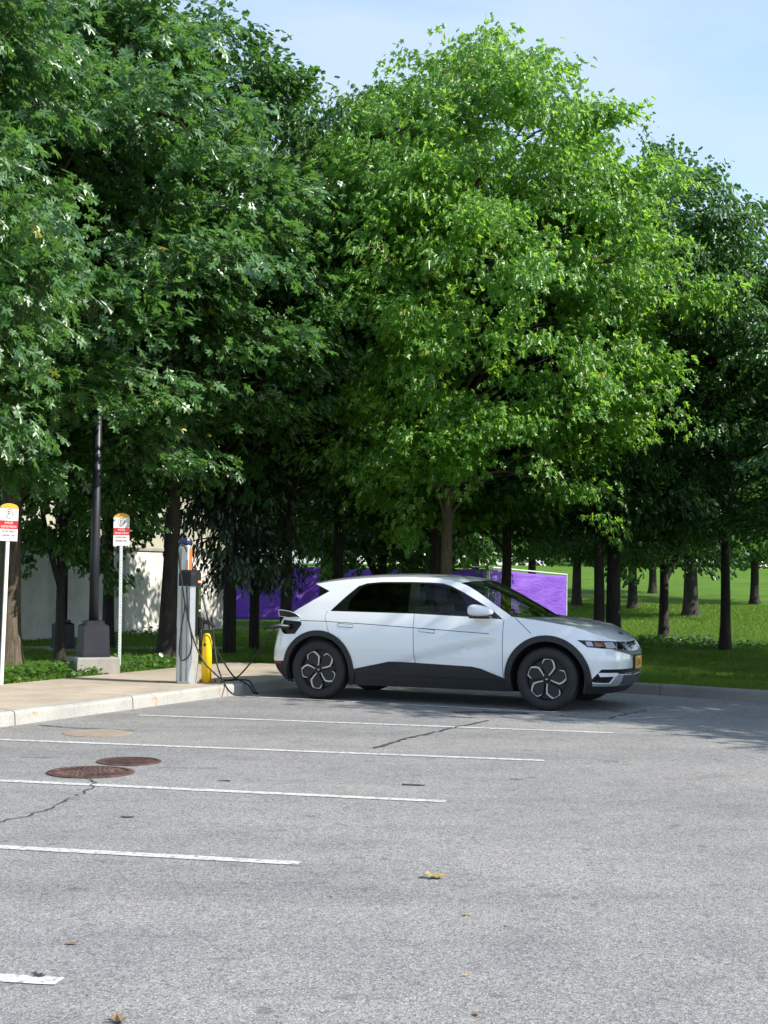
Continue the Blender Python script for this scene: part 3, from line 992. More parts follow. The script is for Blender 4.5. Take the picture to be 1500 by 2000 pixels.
# banner fence
fp = [(X(385, 43.0), 43.0, 1.76), (X(640, 43.4), 43.4, 1.78), (X(955, 41.0), 41.0, 1.78), (X(1108, 43.6), 43.6, 1.60)]
fence = tag(empty('banner_fence', (0, 0, 0)), 'chain fence hung with wrinkled purple banners behind the car', 'fence')
rgf = np.random.default_rng(2)
tot = []
for i in range(3):
    a, b = np.array(fp[i]), np.array(fp[i + 1]); L = np.linalg.norm((b - a)[:2]); n = max(1, int(round(L / 2.6)))
    for k in range(n):
        p, q = a + (b - a) * k / n, a + (b - a) * (k + 1) / n
        nx, nz = 26, 16
        dirv = (q - p)[:2] / np.linalg.norm((q - p)[:2]); nr = np.array([dirv[1], -dirv[0]])
        v, f = [], []
        w1 = rgf.uniform(0, 6, 6)
        for j in range(nz + 1):
            for t in range(nx + 1):
                u, h = t / nx, j / nz
                c = p + (q - p) * (.012 + .976 * u)
                zt = c[2] - .05 - .02 * math.sin(u * 3.14) ; zb = .18
                amp = .026 * math.sin(3.14 * u) ** .4
                off = amp * (math.sin(9 * u + 5 * h + w1[0]) * math.sin(7 * h + w1[1]) + .7 * math.sin(17 * u - 6 * h + w1[2]) * math.sin(11 * h + w1[3] + 3 * u) + .5 * math.sin(13 * h + w1[4] + 2 * math.sin(8 * u)))
                v.append((c[0] + nr[0] * (.03 + off), c[1] + nr[1] * (.03 + off), zb + (zt - zb) * h))
        for j in range(nz):
            for t in range(nx):
                m = j * (nx + 1) + t
                f.append((m, m + 1, m + nx + 2, m + nx + 1))
        o = mesh('banner', v, f, M['banner'], fence, True)
        sm = o.modifiers.new('thickness', 'SOLIDIFY'); sm.thickness = .004
        tot.append((p, q, nr))
        MB().tube([(p[0], p[1], -.1), (p[0], p[1], p[2] + .03)], .024, 8).build('post', M['rail'], fence)
    MB().tube([(a[0], a[1], a[2]), (b[0], b[1], b[2])], .022, 8).build('top_rail', M['rail'], fence)
MB().tube([(fp[3][0], fp[3][1], -.1), (fp[3][0], fp[3][1], fp[3][2] + .03)], .024, 8).build('post', M['rail'], fence)


def banner_mark(px, py, wpx, hpx, d, bars):
    """flat print on the banner: rows of short pale blocks"""
    x0 = X(px, d); s = d / FPX; z0 = CAM_H - (py - HORIZON - (px - 750) * ROLL) * s
    mb = MB()
    for (u0, u1, v0, v1) in bars:
        mb.box(x0 + u0 * wpx * s, x0 + u1 * wpx * s, d - .006, d, z0 - v1 * hpx * s, z0 - v0 * hpx * s)
    return mb.build('banner_print', M['print'], fence)


row = lambda v0, v1, cuts: [(a, b, v0, v1) for a, b in cuts]
banner_mark(946, 1114, 14, 26, 40.82, [(0, 1, 0, .08), (0, 1, .92, 1), (0, .12, .08, .92), (.88, 1, .08, .92), (.3, .7, .25, .36), (.3, .45, .36, .75), (.55, .7, .36, .6), (.3, .7, .75, .84)])
banner_mark(963, 1115, 24, 24, 40.9, row(0, .2, [(0, .25), (.3, .55), (.6, 1)]) + row(.36, .55, [(0, .4), (.48, .7), (.76, .95)]) + row(.72, .9, [(0, .2), (.26, .6)]))
banner_mark(488, 1198, 11, 14, 42.8, [(0, .45, 0, .4), (.55, 1, .1, .35), (.1, .55, .5, .62), (.0, .7, .75, 1), (.75, 1, .55, .9)])


# ------------------------------------------------------------------ lamp posts
def lamp_post(px, d, label, s=1.0, h=4.7, plinth=True):
    z0 = float(terrain(X(px, d), d))
    root = tag(empty('lamp_post', (X(px, d), d, z0 - .02), R(27)), label, 'lamp post', 'dark lamp posts')
    ph = .26 if plinth else .1
    if plinth:
        mb = MB()
        mb.rings([[(-.31, -.31, -.1), (.31, -.31, -.1), (.31, .31, -.1), (-.31, .31, -.1)], [(-.30, -.30, ph - .02), (.30, -.30, ph - .02), (.30, .30, ph - .02), (-.30, .30, ph - .02)], [(-.28, -.28, ph), (.28, -.28, ph), (.28, .28, ph), (-.28, .28, ph)]])
        mb.build('plinth', M['plinth'], root)
    else:
        MB().box(-.25, .25, -.25, .25, -.1, ph, .02).build('plinth', M['plinth'], root)
    sq = lambda a, z: [(-a, -a, z), (a, -a, z), (a, a, z), (-a, a, z)]
    b0_, b1_ = .195 * s, .175 * s
    mb = MB(); mb.rings([sq(b0_, ph + .002), sq(b0_, ph + .05), sq(b0_ - .008, ph + .055), sq(b1_, ph + .43), sq(b1_ - .03, ph + .455), sq(b1_ - .05, ph + .46), sq(b1_ - .05, ph + .50), sq(.075, ph + .51)])
    mb.build('base_cover', M['pole'], root)
    MB().lathe([(.068, ph + .512), (.065, ph + 1.5), (.052, h)], 16).build('pole', M['pole'], root, True)
    MB().lathe([(.06, h + .002), (.10, h + .08), (.17, h + .16), (.19, h + .52), (.14, h + .60)], 12).build('lantern', M['white'], root, True)
    MB().lathe([(.21, h + .603), (.19, h + .66), (.05, h + .78), (.01, h + .80)], 12).build('lantern_cap', M['pole'], root, True)
    return root


lamp_post(187, 21.0, 'dark navy lamp post on square concrete plinth between the two parking signs')
lamp_post(128, 26.3, 'second dark lamp post with square base, farther back behind a slim trunk', .9, 4.5, False)


# ------------------------------------------------------------------ parking signs
def text_mesh(body, size, name, mat, parent, loc, align='CENTER', sx=1.0):
    cu = bpy.data.curves.new(name, 'FONT')
    cu.body = body; cu.size = size; cu.align_x = align; cu.align_y = 'CENTER'; cu.extrude = .0008; cu.resolution_u = 3
    tmp = bpy.data.objects.new(name + '_tmp', cu); COL.objects.link(tmp)
    bpy.context.view_layer.update()
    me = bpy.data.meshes.new_from_object(tmp.evaluated_get(bpy.context.evaluated_depsgraph_get()))
    bpy.data.objects.remove(tmp)
    me.materials.clear()
    o = link(name, me, mat, parent)
    o.location = loc; o.rotation_euler = (R(90), 0, 0); o.scale = (sx, 1, 1)
    return o


def rounded_top(w_, z0, z1, n=14):
    pts = [(-w_, z0), (w_, z0)]
    rise = w_ * .55
    for i in range(n + 1):
        a = math.pi * i / n
        pts.append((w_ * math.cos(a), z1 - rise + rise * math.sin(a)))
    return pts


def parking_sign(loc, rz, lean, label, postmat, post_h, holes):
    root = tag(empty('parking_sign', loc, rz), label, 'sign', 'parking signs on posts')
    root.rotation_euler = (lean[0], lean[1], rz)
    top = post_h
    z0, z1 = top - .465, top + .01
    mb = MB(); a = .0225
    mb.box(-a, a, 0.006, .051, -.12, top - .02, .004)
    mb.build('post', postmat, root)
    if holes:
        mb = MB()
        for k in range(int((top - .5) / .045)):
            z = .08 + k * .045
            mb.lathe([(.0055, 0), (.0055, .0012)], 6, (0, .0062, z), 'y')
            mb.box(-a - .0012, -a + .001, .024, .034, z - .005, z + .005)
        tag(mb.build('post_holes', M['ink'], root), kind='stuff')
    w_ = .115
    panel = MB().prism(rounded_top(w_, z0, z1), -.001, .005, 'y').build('panel', M['sign_w'], root)
    # yellow cap
    cap = [(x, z) for x, z in rounded_top(w_ * .995, z1 - .062, z1 - .001)]
    MB().prism(cap, -.0035, -.0012, 'y').build('yellow_header', M['sign_y'], panel)
    ring = MB(); n = 28
    for i in range(n):
        a0, a1 = 2 * math.pi * i / n, 2 * math.pi * (i + 1) / n
        ring.prism([(.044 * math.cos(a0), z1 - .135 + .062 * math.sin(a0)), (.044 * math.cos(a1), z1 - .135 + .062 * math.sin(a1)), (.038 * math.cos(a1), z1 - .135 + .056 * math.sin(a1)), (.038 * math.cos(a0), z1 - .135 + .056 * math.sin(a0))], -.0032, -.0012, 'y')
    ring.build('emblem_ring', M['ink'], panel)
    text_mesh('P', .105, 'emblem_letter', M['ink'], panel, (-.004, -.0025, z1 - .137), sx=.72)
    MB().prism([(-w_ * .995, z1 - .322), (w_ * .995, z1 - .322), (w_ * .995, z1 - .218), (-w_ * .995, z1 - .218)], -.0035, -.0012, 'y').build('red_band', M['sign_r'], panel)
    text_mesh('4-HOUR', .046, 'lettering', M['sign_w'], panel, (0, -.0048, z1 - .247), sx=.62)
    text_mesh('RESERVED PARKING', .042, 'lettering', M['sign_w'], panel, (0, -.0048, z1 - .295), sx=.52)
    text_mesh('ELECTRIC VEHICLE', .036, 'lettering', M['ink_r'], panel, (0, -.0025, z1 - .355), sx=.55)
    text_mesh('CHARGING ONLY', .036, 'lettering', M['ink_r'], panel, (0, -.0025, z1 - .405), sx=.62)
    for zz_ in (z1 - .03, z1 - .45):
        MB().lathe([(.006, 0), (.004, .003)], 8, (0, -.0036, zz_), 'y').build('bolt', M['galv'], panel)
    return root


s1 = ground_at(3, 1337, .138)
parking_sign((s1[0], s1[1], .138), R(24), (0, R(1.2), 0), 'sunlit parking sign on white post at the left edge of the picture', M['white'], 2.27, False)
s2 = ground_at(233, 1313, .11)
parking_sign((s2[0], s2[1], .11), R(17), (0, R(-.3), 0), 'shaded parking sign on perforated metal post right of the lamp post', M['galv'], 2.30, True)

# ------------------------------------------------------------------ charging station, bollard
cx_, cy_ = ground_at(368, 1334, .138)
ch = tag(empty('charging_station', (cx_, cy_, .138), R(-14)), 'silver electric car charging station with cable mast and black display head', 'charger')
# local: +X is the face with the display, -Y towards the viewer
MB().box(-.185, -.03, .01, .13, -.05, 1.79, .018).build('mast', M['silver'], ch)
MB().box(-.190, -.025, .005, .135, 1.792, 1.885, .03).build('mast_cap', M['capblue'], ch)
for yy_ in (.007,):
    MB().box(-.150, -.128, yy_ - .003, yy_ + .002, .02, 1.75).build('mast_groove', M['silver_d'], ch)
MB().box(-.028, -.0275 + .004, .03, .11, 1.32, 1.74).build('orange_strip', M['orange'], ch)
MB().box(-.058, -.040, .0045, .0095, 1.30, 1.60).build('orange_strip', M['orange'], ch)
prof_ = [(-.10, -.13), (.06, -.15), (.115, -.12), (.125, .02), (.06, .06), (-.02, .06), (-.11, .0)]
MB().rings([[(x, y, z) for x, y in prof_] for z in (-.05, .0, 1.26)]).build('pillar', M['silver'], ch)
for (x0, x1) in ((-.07, -.045), (.015, .03)):
    MB().box(x0, x1, -.1475 if x0 < 0 else -.1515, -.13, .03, 1.24).build('pillar_groove', M['silver_d'], ch)
pc = [(x * 1.10 + .004, y * 1.06) for x, y in prof_]
hd = MB().rings([[(x, y, z) for x, y in pc] for z in (1.262, 1.40)] + [[(x * .96, y * .95, 1.445) for x, y in pc], [(x * .7, y * .7, 1.47) for x, y in pc]]).build('head', M['black'], ch)
MB().box(.105, .150, -.10, .02, .62, 1.255, .008).build('face_panel', M['gloss'], ch)
dsp = MB().box(.151, .155, -.085, .0, 1.02, 1.22).build('display', M['screen'], ch)
MB().box(.137, .144, -.09, .005, 1.30, 1.335).build('status_light', M['orange'], ch)
MB().box(.1445, .147, -.085, .0, 1.31, 1.325).build('status_label', M['white'], ch)
MB().box(.1555, .157, -.08, -.01, .935, .955).build('white_label', M['white'], ch)
MB().box(.151, .215, -.08, -.01, .70, .86, .012).build('holster', M['black'], ch)
MB().box(.151, .20, -.075, -.015, .56, .68, .01).build('holster', M['black'], ch)
MB().tube([(.21, -.045, .80), (.30, -.05, .79), (.37, -.055, .74)], [.03, .026, .018], 8).build('connector', M['black'], ch)


def local_cable(name, pts, rad, parent, mat=None):
    return MB().tube(catmull(pts, 8), rad, 7).build(name, mat or M['rubber'], parent, True)


def chl(px, py, y=-.19):
    """point of the station's local frame seen at a pixel, y metres in front of its axis"""
    dep = cy_ + y
    wx = X(px, dep); wz = CAM_H - (py - HORIZON - (px - 750) * ROLL) * dep / FPX
    v = Vector((wx - cx_, dep - cy_, wz - .138)); v.rotate(Matrix.Rotation(R(14), 3, 'Z'))
    return (v.x, v.y, v.z)


local_cable('cable', [chl(366, 1078, -.03), chl(362, 1068, -.04), chl(354, 1064, -.05), chl(350, 1075, -.10)] + [chl(a, b) for a, b in ((352, 1100), (357, 1135), (364, 1180), (360, 1215), (356, 1250), (355, 1275), (360, 1288), (367, 1287), (375, 1278), (379, 1262), (377, 1235), (371, 1200), (368, 1160), (367, 1142))], .0095, ch)
local_cable('cable', [chl(a, b) for a, b in ((350, 1075), (353, 1105), (358, 1140), (366, 1185), (378, 1235), (392, 1272))] + [chl(a, b, -.25) for a, b in ((405, 1295), (420, 1310))] + [chl(436, 1324, -.2), chl(450, 1328, .1), chl(470, 1327, .1), chl(492, 1329, .0), chl(502, 1345, -.1), chl(508, 1353, -.1)], .0105, ch)
local_cable('cable', [(.37, -.055, .74), chl(416, 1205, -.06), chl(420, 1235, -.07), chl(424, 1265, -.1), chl(430, 1300, -.2), chl(442, 1330, -.3), chl(455, 1350, -.5), chl(472, 1357, -.5), chl(514, 1357, -.4)], .0105, ch)
local_cable('cable', [(.19, -.03, 1.10), chl(398, 1165, -.03), chl(407, 1200, -.05), chl(421, 1255, .0), chl(448, 1302, .1), chl(464, 1322, .2), chl(475, 1328, .2), chl(492, 1338, .0), chl(500, 1350, .0), chl(511, 1355, -.1)], .0105, ch)

bx_, by_ = ground_at(403, 1334, .138)
bo = tag(empty('bollard', (bx_, by_, .138)), 'yellow bollard on rusty base plate in front of the charging station', 'bollard')
MB().lathe([(.066, .012), (.066, .56), (.062, .60), (.045, .63), (.02, .645)], 22).build('sleeve', M['yellow'], bo, True)
MB().box(-.10, .12, -.10, .10, -.005, .012).build('base_plate', M['rust'], bo)
for sx_ in (-.08, .10):
    for sy_ in (-.08, .08):
        MB().lathe([(.012, .0), (.012, .03)], 6, (sx_, sy_, .012)).build('bolt', M['rust'], bo)
a0 = R(-112)
mb = MB(); n = 10
hp = [(math.cos(2 * math.pi * i / n) * .018, math.sin(2 * math.pi * i / n) * .024 * (1 if i % 3 else .75)) for i in range(n)]
mb.rings([[(math.sin(u / .066) * (.0662 + k) * 1, -math.cos(u / .066) * (.0662 + k), .50 + v_) for u, v_ in hp] for k in (0, .002)])
bd = mb.build('black_sticker', M['black'], bo); bd.rotation_euler = (0, 0, R(-20))

# ------------------------------------------------------------------ manholes, patch, fallen leaves
def manhole(px, py, r, label, dense):
    x, y = ground_at(px, py)
    root = tag(empty('manhole_cover', (x, y, .003), R(20)), label, 'manhole', 'rusty manhole covers')
    MB().lathe([(r, -.02), (r, .004), (r * .97, .008), (r * .86, .008), (r * .85, -.004)], 40, cap=False).build('frame', M['rust'], root)
    plate = MB().lathe([(r * .84, -.015), (r * .84, .002), (r * .83, .004)], 40).build('cover', M['rust'], root)
    mb = MB()
    if dense:
        for i in range(-9, 10):
            for j in range(-9, 10):
                a, b = i * r * .085, j * r * .085
                if math.hypot(a, b) < r * .76: mb.box(a - r * .028, a + r * .028, b - r * .028, b + r * .028, .003, .009)
    else:
        for rr_, k in ((.20, 8), (.36, 16), (.52, 24), (.70, 34)):
            for i in range(k):
                a = 2 * math.pi * i / k
                mb.tube([(rr_ * r * .88 * math.cos(a), rr_ * r * .88 * math.sin(a), .004), (rr_ * r * 1.09 * math.cos(a), rr_ * r * 1.09 * math.sin(a), .004)], r * .022, 4)
    tag(mb.build('tread_studs', M['rust'], plate), kind='stuff')
    for s_ in (-1, 1):
        MB().lathe([(.018, .0), (.018, .0048)], 10, (s_ * r * .6, 0, .0)).build('lifting_hole', M['black'], plate)


manhole(177, 1509, .345, 'larger rusty manhole cover in the asphalt, nearer to the camera', False)
manhole(252, 1488, .27, 'smaller rusty manhole cover just behind the larger one', True)
x, y = ground_at(190, 1432)
rgp = random.Random(5)
mb = MB(); mb.rings([[(.335 * k * math.cos(2 * math.pi * i / 36) * (1 + .03 * math.sin(i * 2.7)), .335 * k * math.sin(2 * math.pi * i / 36) * (1 + .03 * math.sin(i * 2.7)), z) for i in range(36)] for k, z in ((1, -.01), (1, .004), (.93, .007))])
pt = tag(mb.build('sand_patch', M['patch']), 'round tan sand-filled patch in the asphalt near the kerb', 'patch'); pt.location = (x, y, 0)


def fallen_leaf(px, py, size, mat, label, group=None, rz=0.0, curl=.35, z=0.0):
    tv, tt = leaf_template('oak')
    v = [((p[0]) * size, (p[1] - .5) * size, .012 + size * curl * ((p[1] - .5) ** 2 * 1.3 + abs(p[0]) * .6)) for p in tv]
    o = mesh('fallen_leaf', v, [tuple(t) for t in tt], mat)
    sm = o.modifiers.new('thickness', 'SOLIDIFY'); sm.thickness = .0012
    x, y = ground_at(px, py, z)
    o.location = (x, y, z - .008); o.rotation_euler = (0, 0, rz)
    return tag(o, label, 'leaf', group)


fallen_leaf(852, 1716, .13, M['yellowleaf'], 'large curled yellow-brown leaf alone on the asphalt', None, R(75), .55)
fallen_leaf(76, 1908, .07, M['tar'], 'dark leaf lying on the nearest white line', None, R(60), .4)
fallen_leaf(232, 1997, .09, M['dryleaf'], 'dark brown leaf at the bottom edge of the picture', None, R(20), .5)
fallen_leaf(142, 1845, .055, M['dryleaf'], 'rust-coloured leaf above the nearest white line', None, R(80), .4)
for i, (px, py) in enumerate([(648, 1751), (752, 1678), (910, 1788), (988, 1810), (908, 1907), (930, 1984), (262, 1780), (1222, 1489)]):
    fallen_leaf(px, py, .022 + .008 * (i % 3), M['dryleaf'] if i % 2 else M['yellowleaf'], 'tiny dry leaf scrap scattered on the asphalt', 'leaf scraps on the asphalt', i * 1.3, .4)

# ------------------------------------------------------------------ the white car
car = tag(empty('parked_car', (-.4424, 19.66, 0.0), -R(23.4)), 'white electric hatchback with black wheel-arch cladding plugged in at the charger', 'car')
_wz = np.array([[.15, .84], [.3, .90], [.45, .935], [.62, .945], [.8, .938], [.93, .92], [1.0, .90], [1.06, .875], [1.25, .79], [1.5, .64], [1.6, .55]])
_zz = np.linspace(.05, 1.75, 681)
_ww = np.interp(_zz, _wz[:, 0], _wz[:, 1])
_k = np.exp(-.5 * (np.arange(-24, 25) / 9.0) ** 2); _k /= _k.sum()
_ww = np.convolve(np.pad(_ww, 24, mode='edge'), _k, mode='valid')


def HW(z): return np.interp(z, _zz, _ww)


def _smooth_tab(zs, xs):
    z = np.linspace(.05, 1.75, 681); x = np.interp(z, zs, xs)
    return np.convolve(np.pad(x, 24, mode='edge'), _k, mode='valid')


_xf = _smooth_tab([.15, .25, .35, .5, .62, .72, .80, .86, 1.1], [3.62, 3.74, 3.82, 3.85, 3.85, 3.83, 3.79, 3.73, 3.5])
_xr = _smooth_tab([.2, .35, .5, .6, .9, 1.05, 1.2, 1.6], [-.60, -.74, -.79, -.78, -.71, -.64, -.62, -.62])
XF = lambda z: float(np.interp(z, _zz, _xf))
XR = lambda z: float(np.interp(z, _zz, _xr))


def _sup(n, a, b):
    t = np.linspace(0, 1, 801) * math.pi / 2
    tx, ty = np.sin(t) ** (2 / n), np.cos(t) ** (2 / n)
    s = np.concatenate([[0], np.cumsum(np.hypot(np.diff(tx) * a, np.diff(ty) * b))])
    return tx, ty, s


FX, FY, FS = _sup(3.0, .98, .94)
BX, BY, BS = _sup(5.0, .88, .94)
X1, X0 = 2.85, .10
SF, SB = X1 + FS[-1], X0 - BS[-1]


def surf(s, z, off=0.0):
    """right body side: s runs along the plan outline, z is height; returns a point pushed out by off"""
    h = float(HW(z))
    if s > X1:
        a = s - X1
        tx, ty = np.interp(a, FS, FX), np.interp(a, FS, FY)
        x = X1 + (XF(z) - X1) * tx; y = h * ty
        nx, ny = tx ** 2 * .94, ty ** 2 * .98
    elif s < X0:
        a = X0 - s
        tx, ty = np.interp(a, BS, BX), np.interp(a, BS, BY)
        x = X0 - (X0 - XR(z)) * tx; y = h * ty
        nx, ny = -tx ** 4 * .94, ty ** 4 * .88
    else:
        x, y, nx, ny = s, h, 0.0, 1.0
    # stamped wedge in the doors: hollow below the rising crease
    if .55 < x < 2.45:
        zc = np.interp(x, [.6, .984, 2.056, 2.434], [.44, .51, .779, .872])
        if z < zc:
            d = zc - z
            y -= .030 * min(1, (x - .55) / .7) * min(1, (2.45 - x) / .25) * (d / .05 if d < .05 else max(0.0, 1 - (d - .05) / .42))
    l = math.hypot(nx, ny)
    return (x + off * nx / l, -(y + off * ny / l), z)


def s_of(x, y, z):
    if x > X1:
        tx = min(1, (x - X1) / (XF(z) - X1)); ty = min(1, max(0, y) / float(HW(z)))
        th = math.atan2(tx ** 1.5, ty ** 1.5)
        return X1 + float(np.interp(math.sin(th) ** (2 / 3), FX, FS))
    if x < X0:
        tx = min(1, (X0 - x) / (X0 - XR(z)))
        if y is None: return X0 - float(np.interp(tx, BX, BS))
        ty = min(1, max(0, y) / float(HW(z)))
        th = math.atan2(tx ** 2.5, ty ** 2.5)
        return X0 - float(np.interp(math.sin(th) ** .4, BX, BS))
    return x


def S2(p):
    """(x,z) on the flank or (x,y,z) round the corners -> (s,z)"""
    if len(p) == 2:
        x, z = p
        if x > X1: return (X1 + float(np.interp(min(1, (x - X1) / (XF(z) - X1)), FX, FS)), z)
        return (s_of(x, None, z), z)
    return (s_of(*p), p[2])


def dense(poly, closed=True, step=.03):
    out = []
    n = len(poly)
    for i in range(n if closed else n - 1):
        a, b = poly[i], poly[(i + 1) % n]
        k = max(1, int(math.dist(a, b) / step))
        for j in range(k):
            out.append((a[0] + (b[0] - a[0]) * j / k, a[1] + (b[1] - a[1]) * j / k))
    if not closed: out.append(poly[-1])
    return out


def P2(pts): return dense([S2(p) for p in pts])


def PX(pts): return [S2(p) for p in dense(pts)]


def inside(poly, x, y):
    c = False; n = len(poly); j = n - 1
    for i in range(n):
        xi, yi = poly[i]; xj, yj = poly[j]
        if (yi > y) != (yj > y) and x < (xj - xi) * (y - yi) / (yj - yi) + xi: c = not c
        j = i
    return c


CTR = 9.0   # "x" that means the middle of the nose or tail
ctr = lambda z: (CTR, 0.0, z)
# outline of the whole flank
edge_top = [(3.683, .50, .846), (3.60, .63, .885), (3.523, .732, .92), (3.42, .80, .965), (3.306, 1.0), (3.0, 1.048), (2.703, 1.082), (2.60, 1.094)]
pillar = [(2.546, 1.098), (2.36, 1.206), (2.175, 1.315), (2.04, 1.392), (1.912, 1.455), (1.80, 1.495), (1.66, 1.526), (1.50, 1.545), (1.37, 1.553), (1.05, 1.556), (.73, 1.545), (.48, 1.530), (.25, 1.510), (.02, 1.480), (-.165, 1.450)]
hatch = [(.055, 1.362), (-.15, 1.238), (-.362, 1.112), (-.50, 1.035)]
outline = [S2(ctr(.20)), S2(ctr(.40)), S2(ctr(.62)), S2(ctr(.835))] + [S2(p) for p in edge_top] + [S2(p) for p in pillar] + [S2(p) for p in hatch] + \
          [(SB + .45, 1.0), (SB, .985), (SB, .6), (SB, .32), S2((-.60, .26)), S2((-.45, .20)), (.45, .195), (2.55, .205), S2((3.45, .21))]
outline = dense(outline, True, .04)


def circ(cx0, cz0, r, n=56): return [S2((cx0 + r * math.cos(2 * math.pi * i / n), cz0 + r * math.sin(2 * math.pi * i / n))) for i in range(n)]


dlo = PX([(.126, 1.112), (1.279, 1.105), (1.97, 1.086), (2.438, 1.064), (2.292, 1.169), (2.078, 1.28), (1.879, 1.376), (1.70, 1.452), (1.583, 1.483), (1.4, 1.493), (1.122, 1.495), (.751, 1.489), (.549, 1.469), (.44, 1.43), (.325, 1.322)])
glass_rear = PX([(.36, 1.125), (1.19, 1.122), (1.150, 1.474), (.76, 1.470), (.60, 1.452), (.50, 1.415), (.37, 1.25)])
glass_front = PX([(1.365, 1.118), (2.235, 1.092), (2.21, 1.190), (2.05, 1.275), (1.86, 1.365), (1.69, 1.435), (1.57, 1.464), (1.4, 1.473), (1.265, 1.474)])
rear_door = PX([(.090, 1.112), (.067, 1.051), (.105, .95), (.143, .848), (.20, .79), (.40, .60), (.47, .34), (1.309, .352), (1.32, .51), (1.279, 1.105)])
front_door = PX([(1.279, 1.105), (1.32, .51), (1.309, .352), (2.470, .345), (2.458, .62), (2.448, 1.064), (1.97, 1.086)])
door_clad = PX([(.48, .352), (.506, .402), (.984, .51), (1.321, .506), (2.06, .488), (2.182, .467), (2.462, .367), (2.50, .345), (1.5, .35)])
sill = PX([(.38, .15), (.38, .352), (1.5, .35), (2.62, .345), (2.62, .15)])
head = P2([(3.350, .865, .846), (3.531, .758, .838), (3.711, .471, .826), (3.752, .54, .735), (3.60, .74, .748), (3.471, .84, .764)])
grille = P2([(3.711, .468, .826), (3.75, .2, .815), ctr(.810), ctr(.705), (3.80, .30, .715), (3.752, .537, .735)])
trim = P2([(3.715, .62, .733), (3.754, .53, .733), (3.80, .30, .713), ctr(.703), ctr(.632), (3.83, .20, .655)])
drl = P2([(3.588, .784, .463), (3.767, .549, .457), (3.753, .559, .416), (3.605, .756, .414)])
strip = P2([(3.405, .845, .338), (3.686, .617, .330), (3.761, .558, .440), (3.797, .441, .428), (3.748, .446, .302), (3.712, .522, .297), (3.400, .834, .304)])
skid = P2([(3.80, .435, .426), ctr(.412), ctr(.285), (3.752, .438, .305)])
intake = P2([(3.499, .815, .360), (3.625, .761, .503), (3.83, .20, .497), ctr(.490), ctr(.42), (3.800, .425, .436), (3.756, .571, .447), (3.688, .636, .338), (3.55, .77, .345)])
lowblk = P2([(3.37, .86, .335), (3.45, .82, .303), (3.72, .50, .296), (3.75, .43, .30), ctr(.283), ctr(.18), (3.45, .76, .18), (3.36, .80, .18)])
rear_blk = P2([(-.44, .90, .47), (-.60, .84, .455), (CTR * -1, 0, .45), (-CTR, 0, .22), (-.40, .80, .15)])
reflect = P2([(-.53, .87, .452), (-.62, .80, .452), (-.62, .80, .425), (-.53, .87, .425)])
port = PX([(-.255, .972), (-.56, .985), (-.585, .86), (-.50, .805), (-.33, .812), (-.245, .93)])
tail = P2([(-.34, .89, 1.030), (-.40, .86, 1.045), (-.56, .80, 1.005), (-CTR, 0, .975), (-CTR, 0, .80), (-.60, .83, .86), (-.57, .84, .988), (-.34, .90, .978)])
gaps = [[S2(p) for p in g] for g in (
    [(.090, 1.108), (.067, 1.051), (.105, .95), (.143, .848), (.193, .815), (.30, .72)],
    [(1.279, 1.103), (1.300, .80), (1.32, .51), (1.310, .25)], [(2.450, 1.060), (2.458, .62), (2.464, .37)],
    [(2.585, 1.088), (2.697, 1.0), (2.808, .905)], [(-.273, .984), (.08, .983), (.7, .960), (1.298, .934), (2.277, .889)])]
handles = [PX([(.262, .958), (.470, .948), (.470, .918), (.285, .926)]), PX([(1.362, .926), (1.572, .912), (1.572, .880), (1.380, .892)])]

GW = .0042
regions = []      # (name, polygon)


def ring_split(name, c, ro, ri): regions.append((name + '_hole', circ(c[0], c[1], ri))); regions.append((name, circ(c[0], c[1], ro)))


ring_split('front_arch', (3.0, .372), .520, .447)
ring_split('rear_arch', (0.0, .372), .497, .428)
regions += [('glass_rear', glass_rear), ('glass_front', glass_front), ('dlo', dlo), ('drl', drl), ('strip', strip), ('skid', skid), ('head', head), ('grille', grille), ('trim', trim), ('intake', intake), ('lowblk', lowblk),
            ('reflect', reflect), ('rear_blk', rear_blk), ('port', port), ('tail', tail), ('door_clad', door_clad), ('sill', sill), ('handle_r', handles[0]), ('handle_f', handles[1]), ('rear_door', rear_door), ('front_door', front_door)]

pts, eds = [], []


def add_loop(poly, closed=True):
    n0 = len(pts)
    for p in poly: pts.append(Vector(p))
    n = len(poly)
    for i in range(n if closed else n - 1): eds.append((n0 + i, n0 + (i + 1) % n))


add_loop(outline)
for nme, pl in regions: add_loop(pl)
for hnd in handles:
    cxm = sum(p[0] for p in hnd) / len(hnd); czm = sum(p[1] for p in hnd) / len(hnd)
    add_loop([(cxm + (p[0] - cxm) * 1.07, czm + (p[1] - czm) * 1.42) for p in hnd])
for g in gaps:
    gd = dense(g, False, .03)
    a, b = strip_poly([Vector(p) for p in gd], GW * 2)
    add_loop([(p.x, p.y) for p in a], False); add_loop([(p.x, p.y) for p in b], False)
for gx in np.arange(SB + .02, SF, .045):
    for gz in np.arange(.22, 1.56, .04):
        pts.append(Vector((gx, gz)))
cv, ce, cf, *_ = delaunay_2d_cdt(pts, eds, [], 0, 1e-6)
cv = np.array([(p.x, p.y) for p in cv])
gseg = []
for g in gaps:
    for i in range(len(g) - 1): gseg.append((np.array(g[i]), np.array(g[i + 1])))


def in_gap(c):
    for a, b in gseg:
        d = b - a; t = max(0, min(1, np.dot(c - a, d) / np.dot(d, d)))
        if np.linalg.norm(a + d * t - c) < GW: return True
    return False


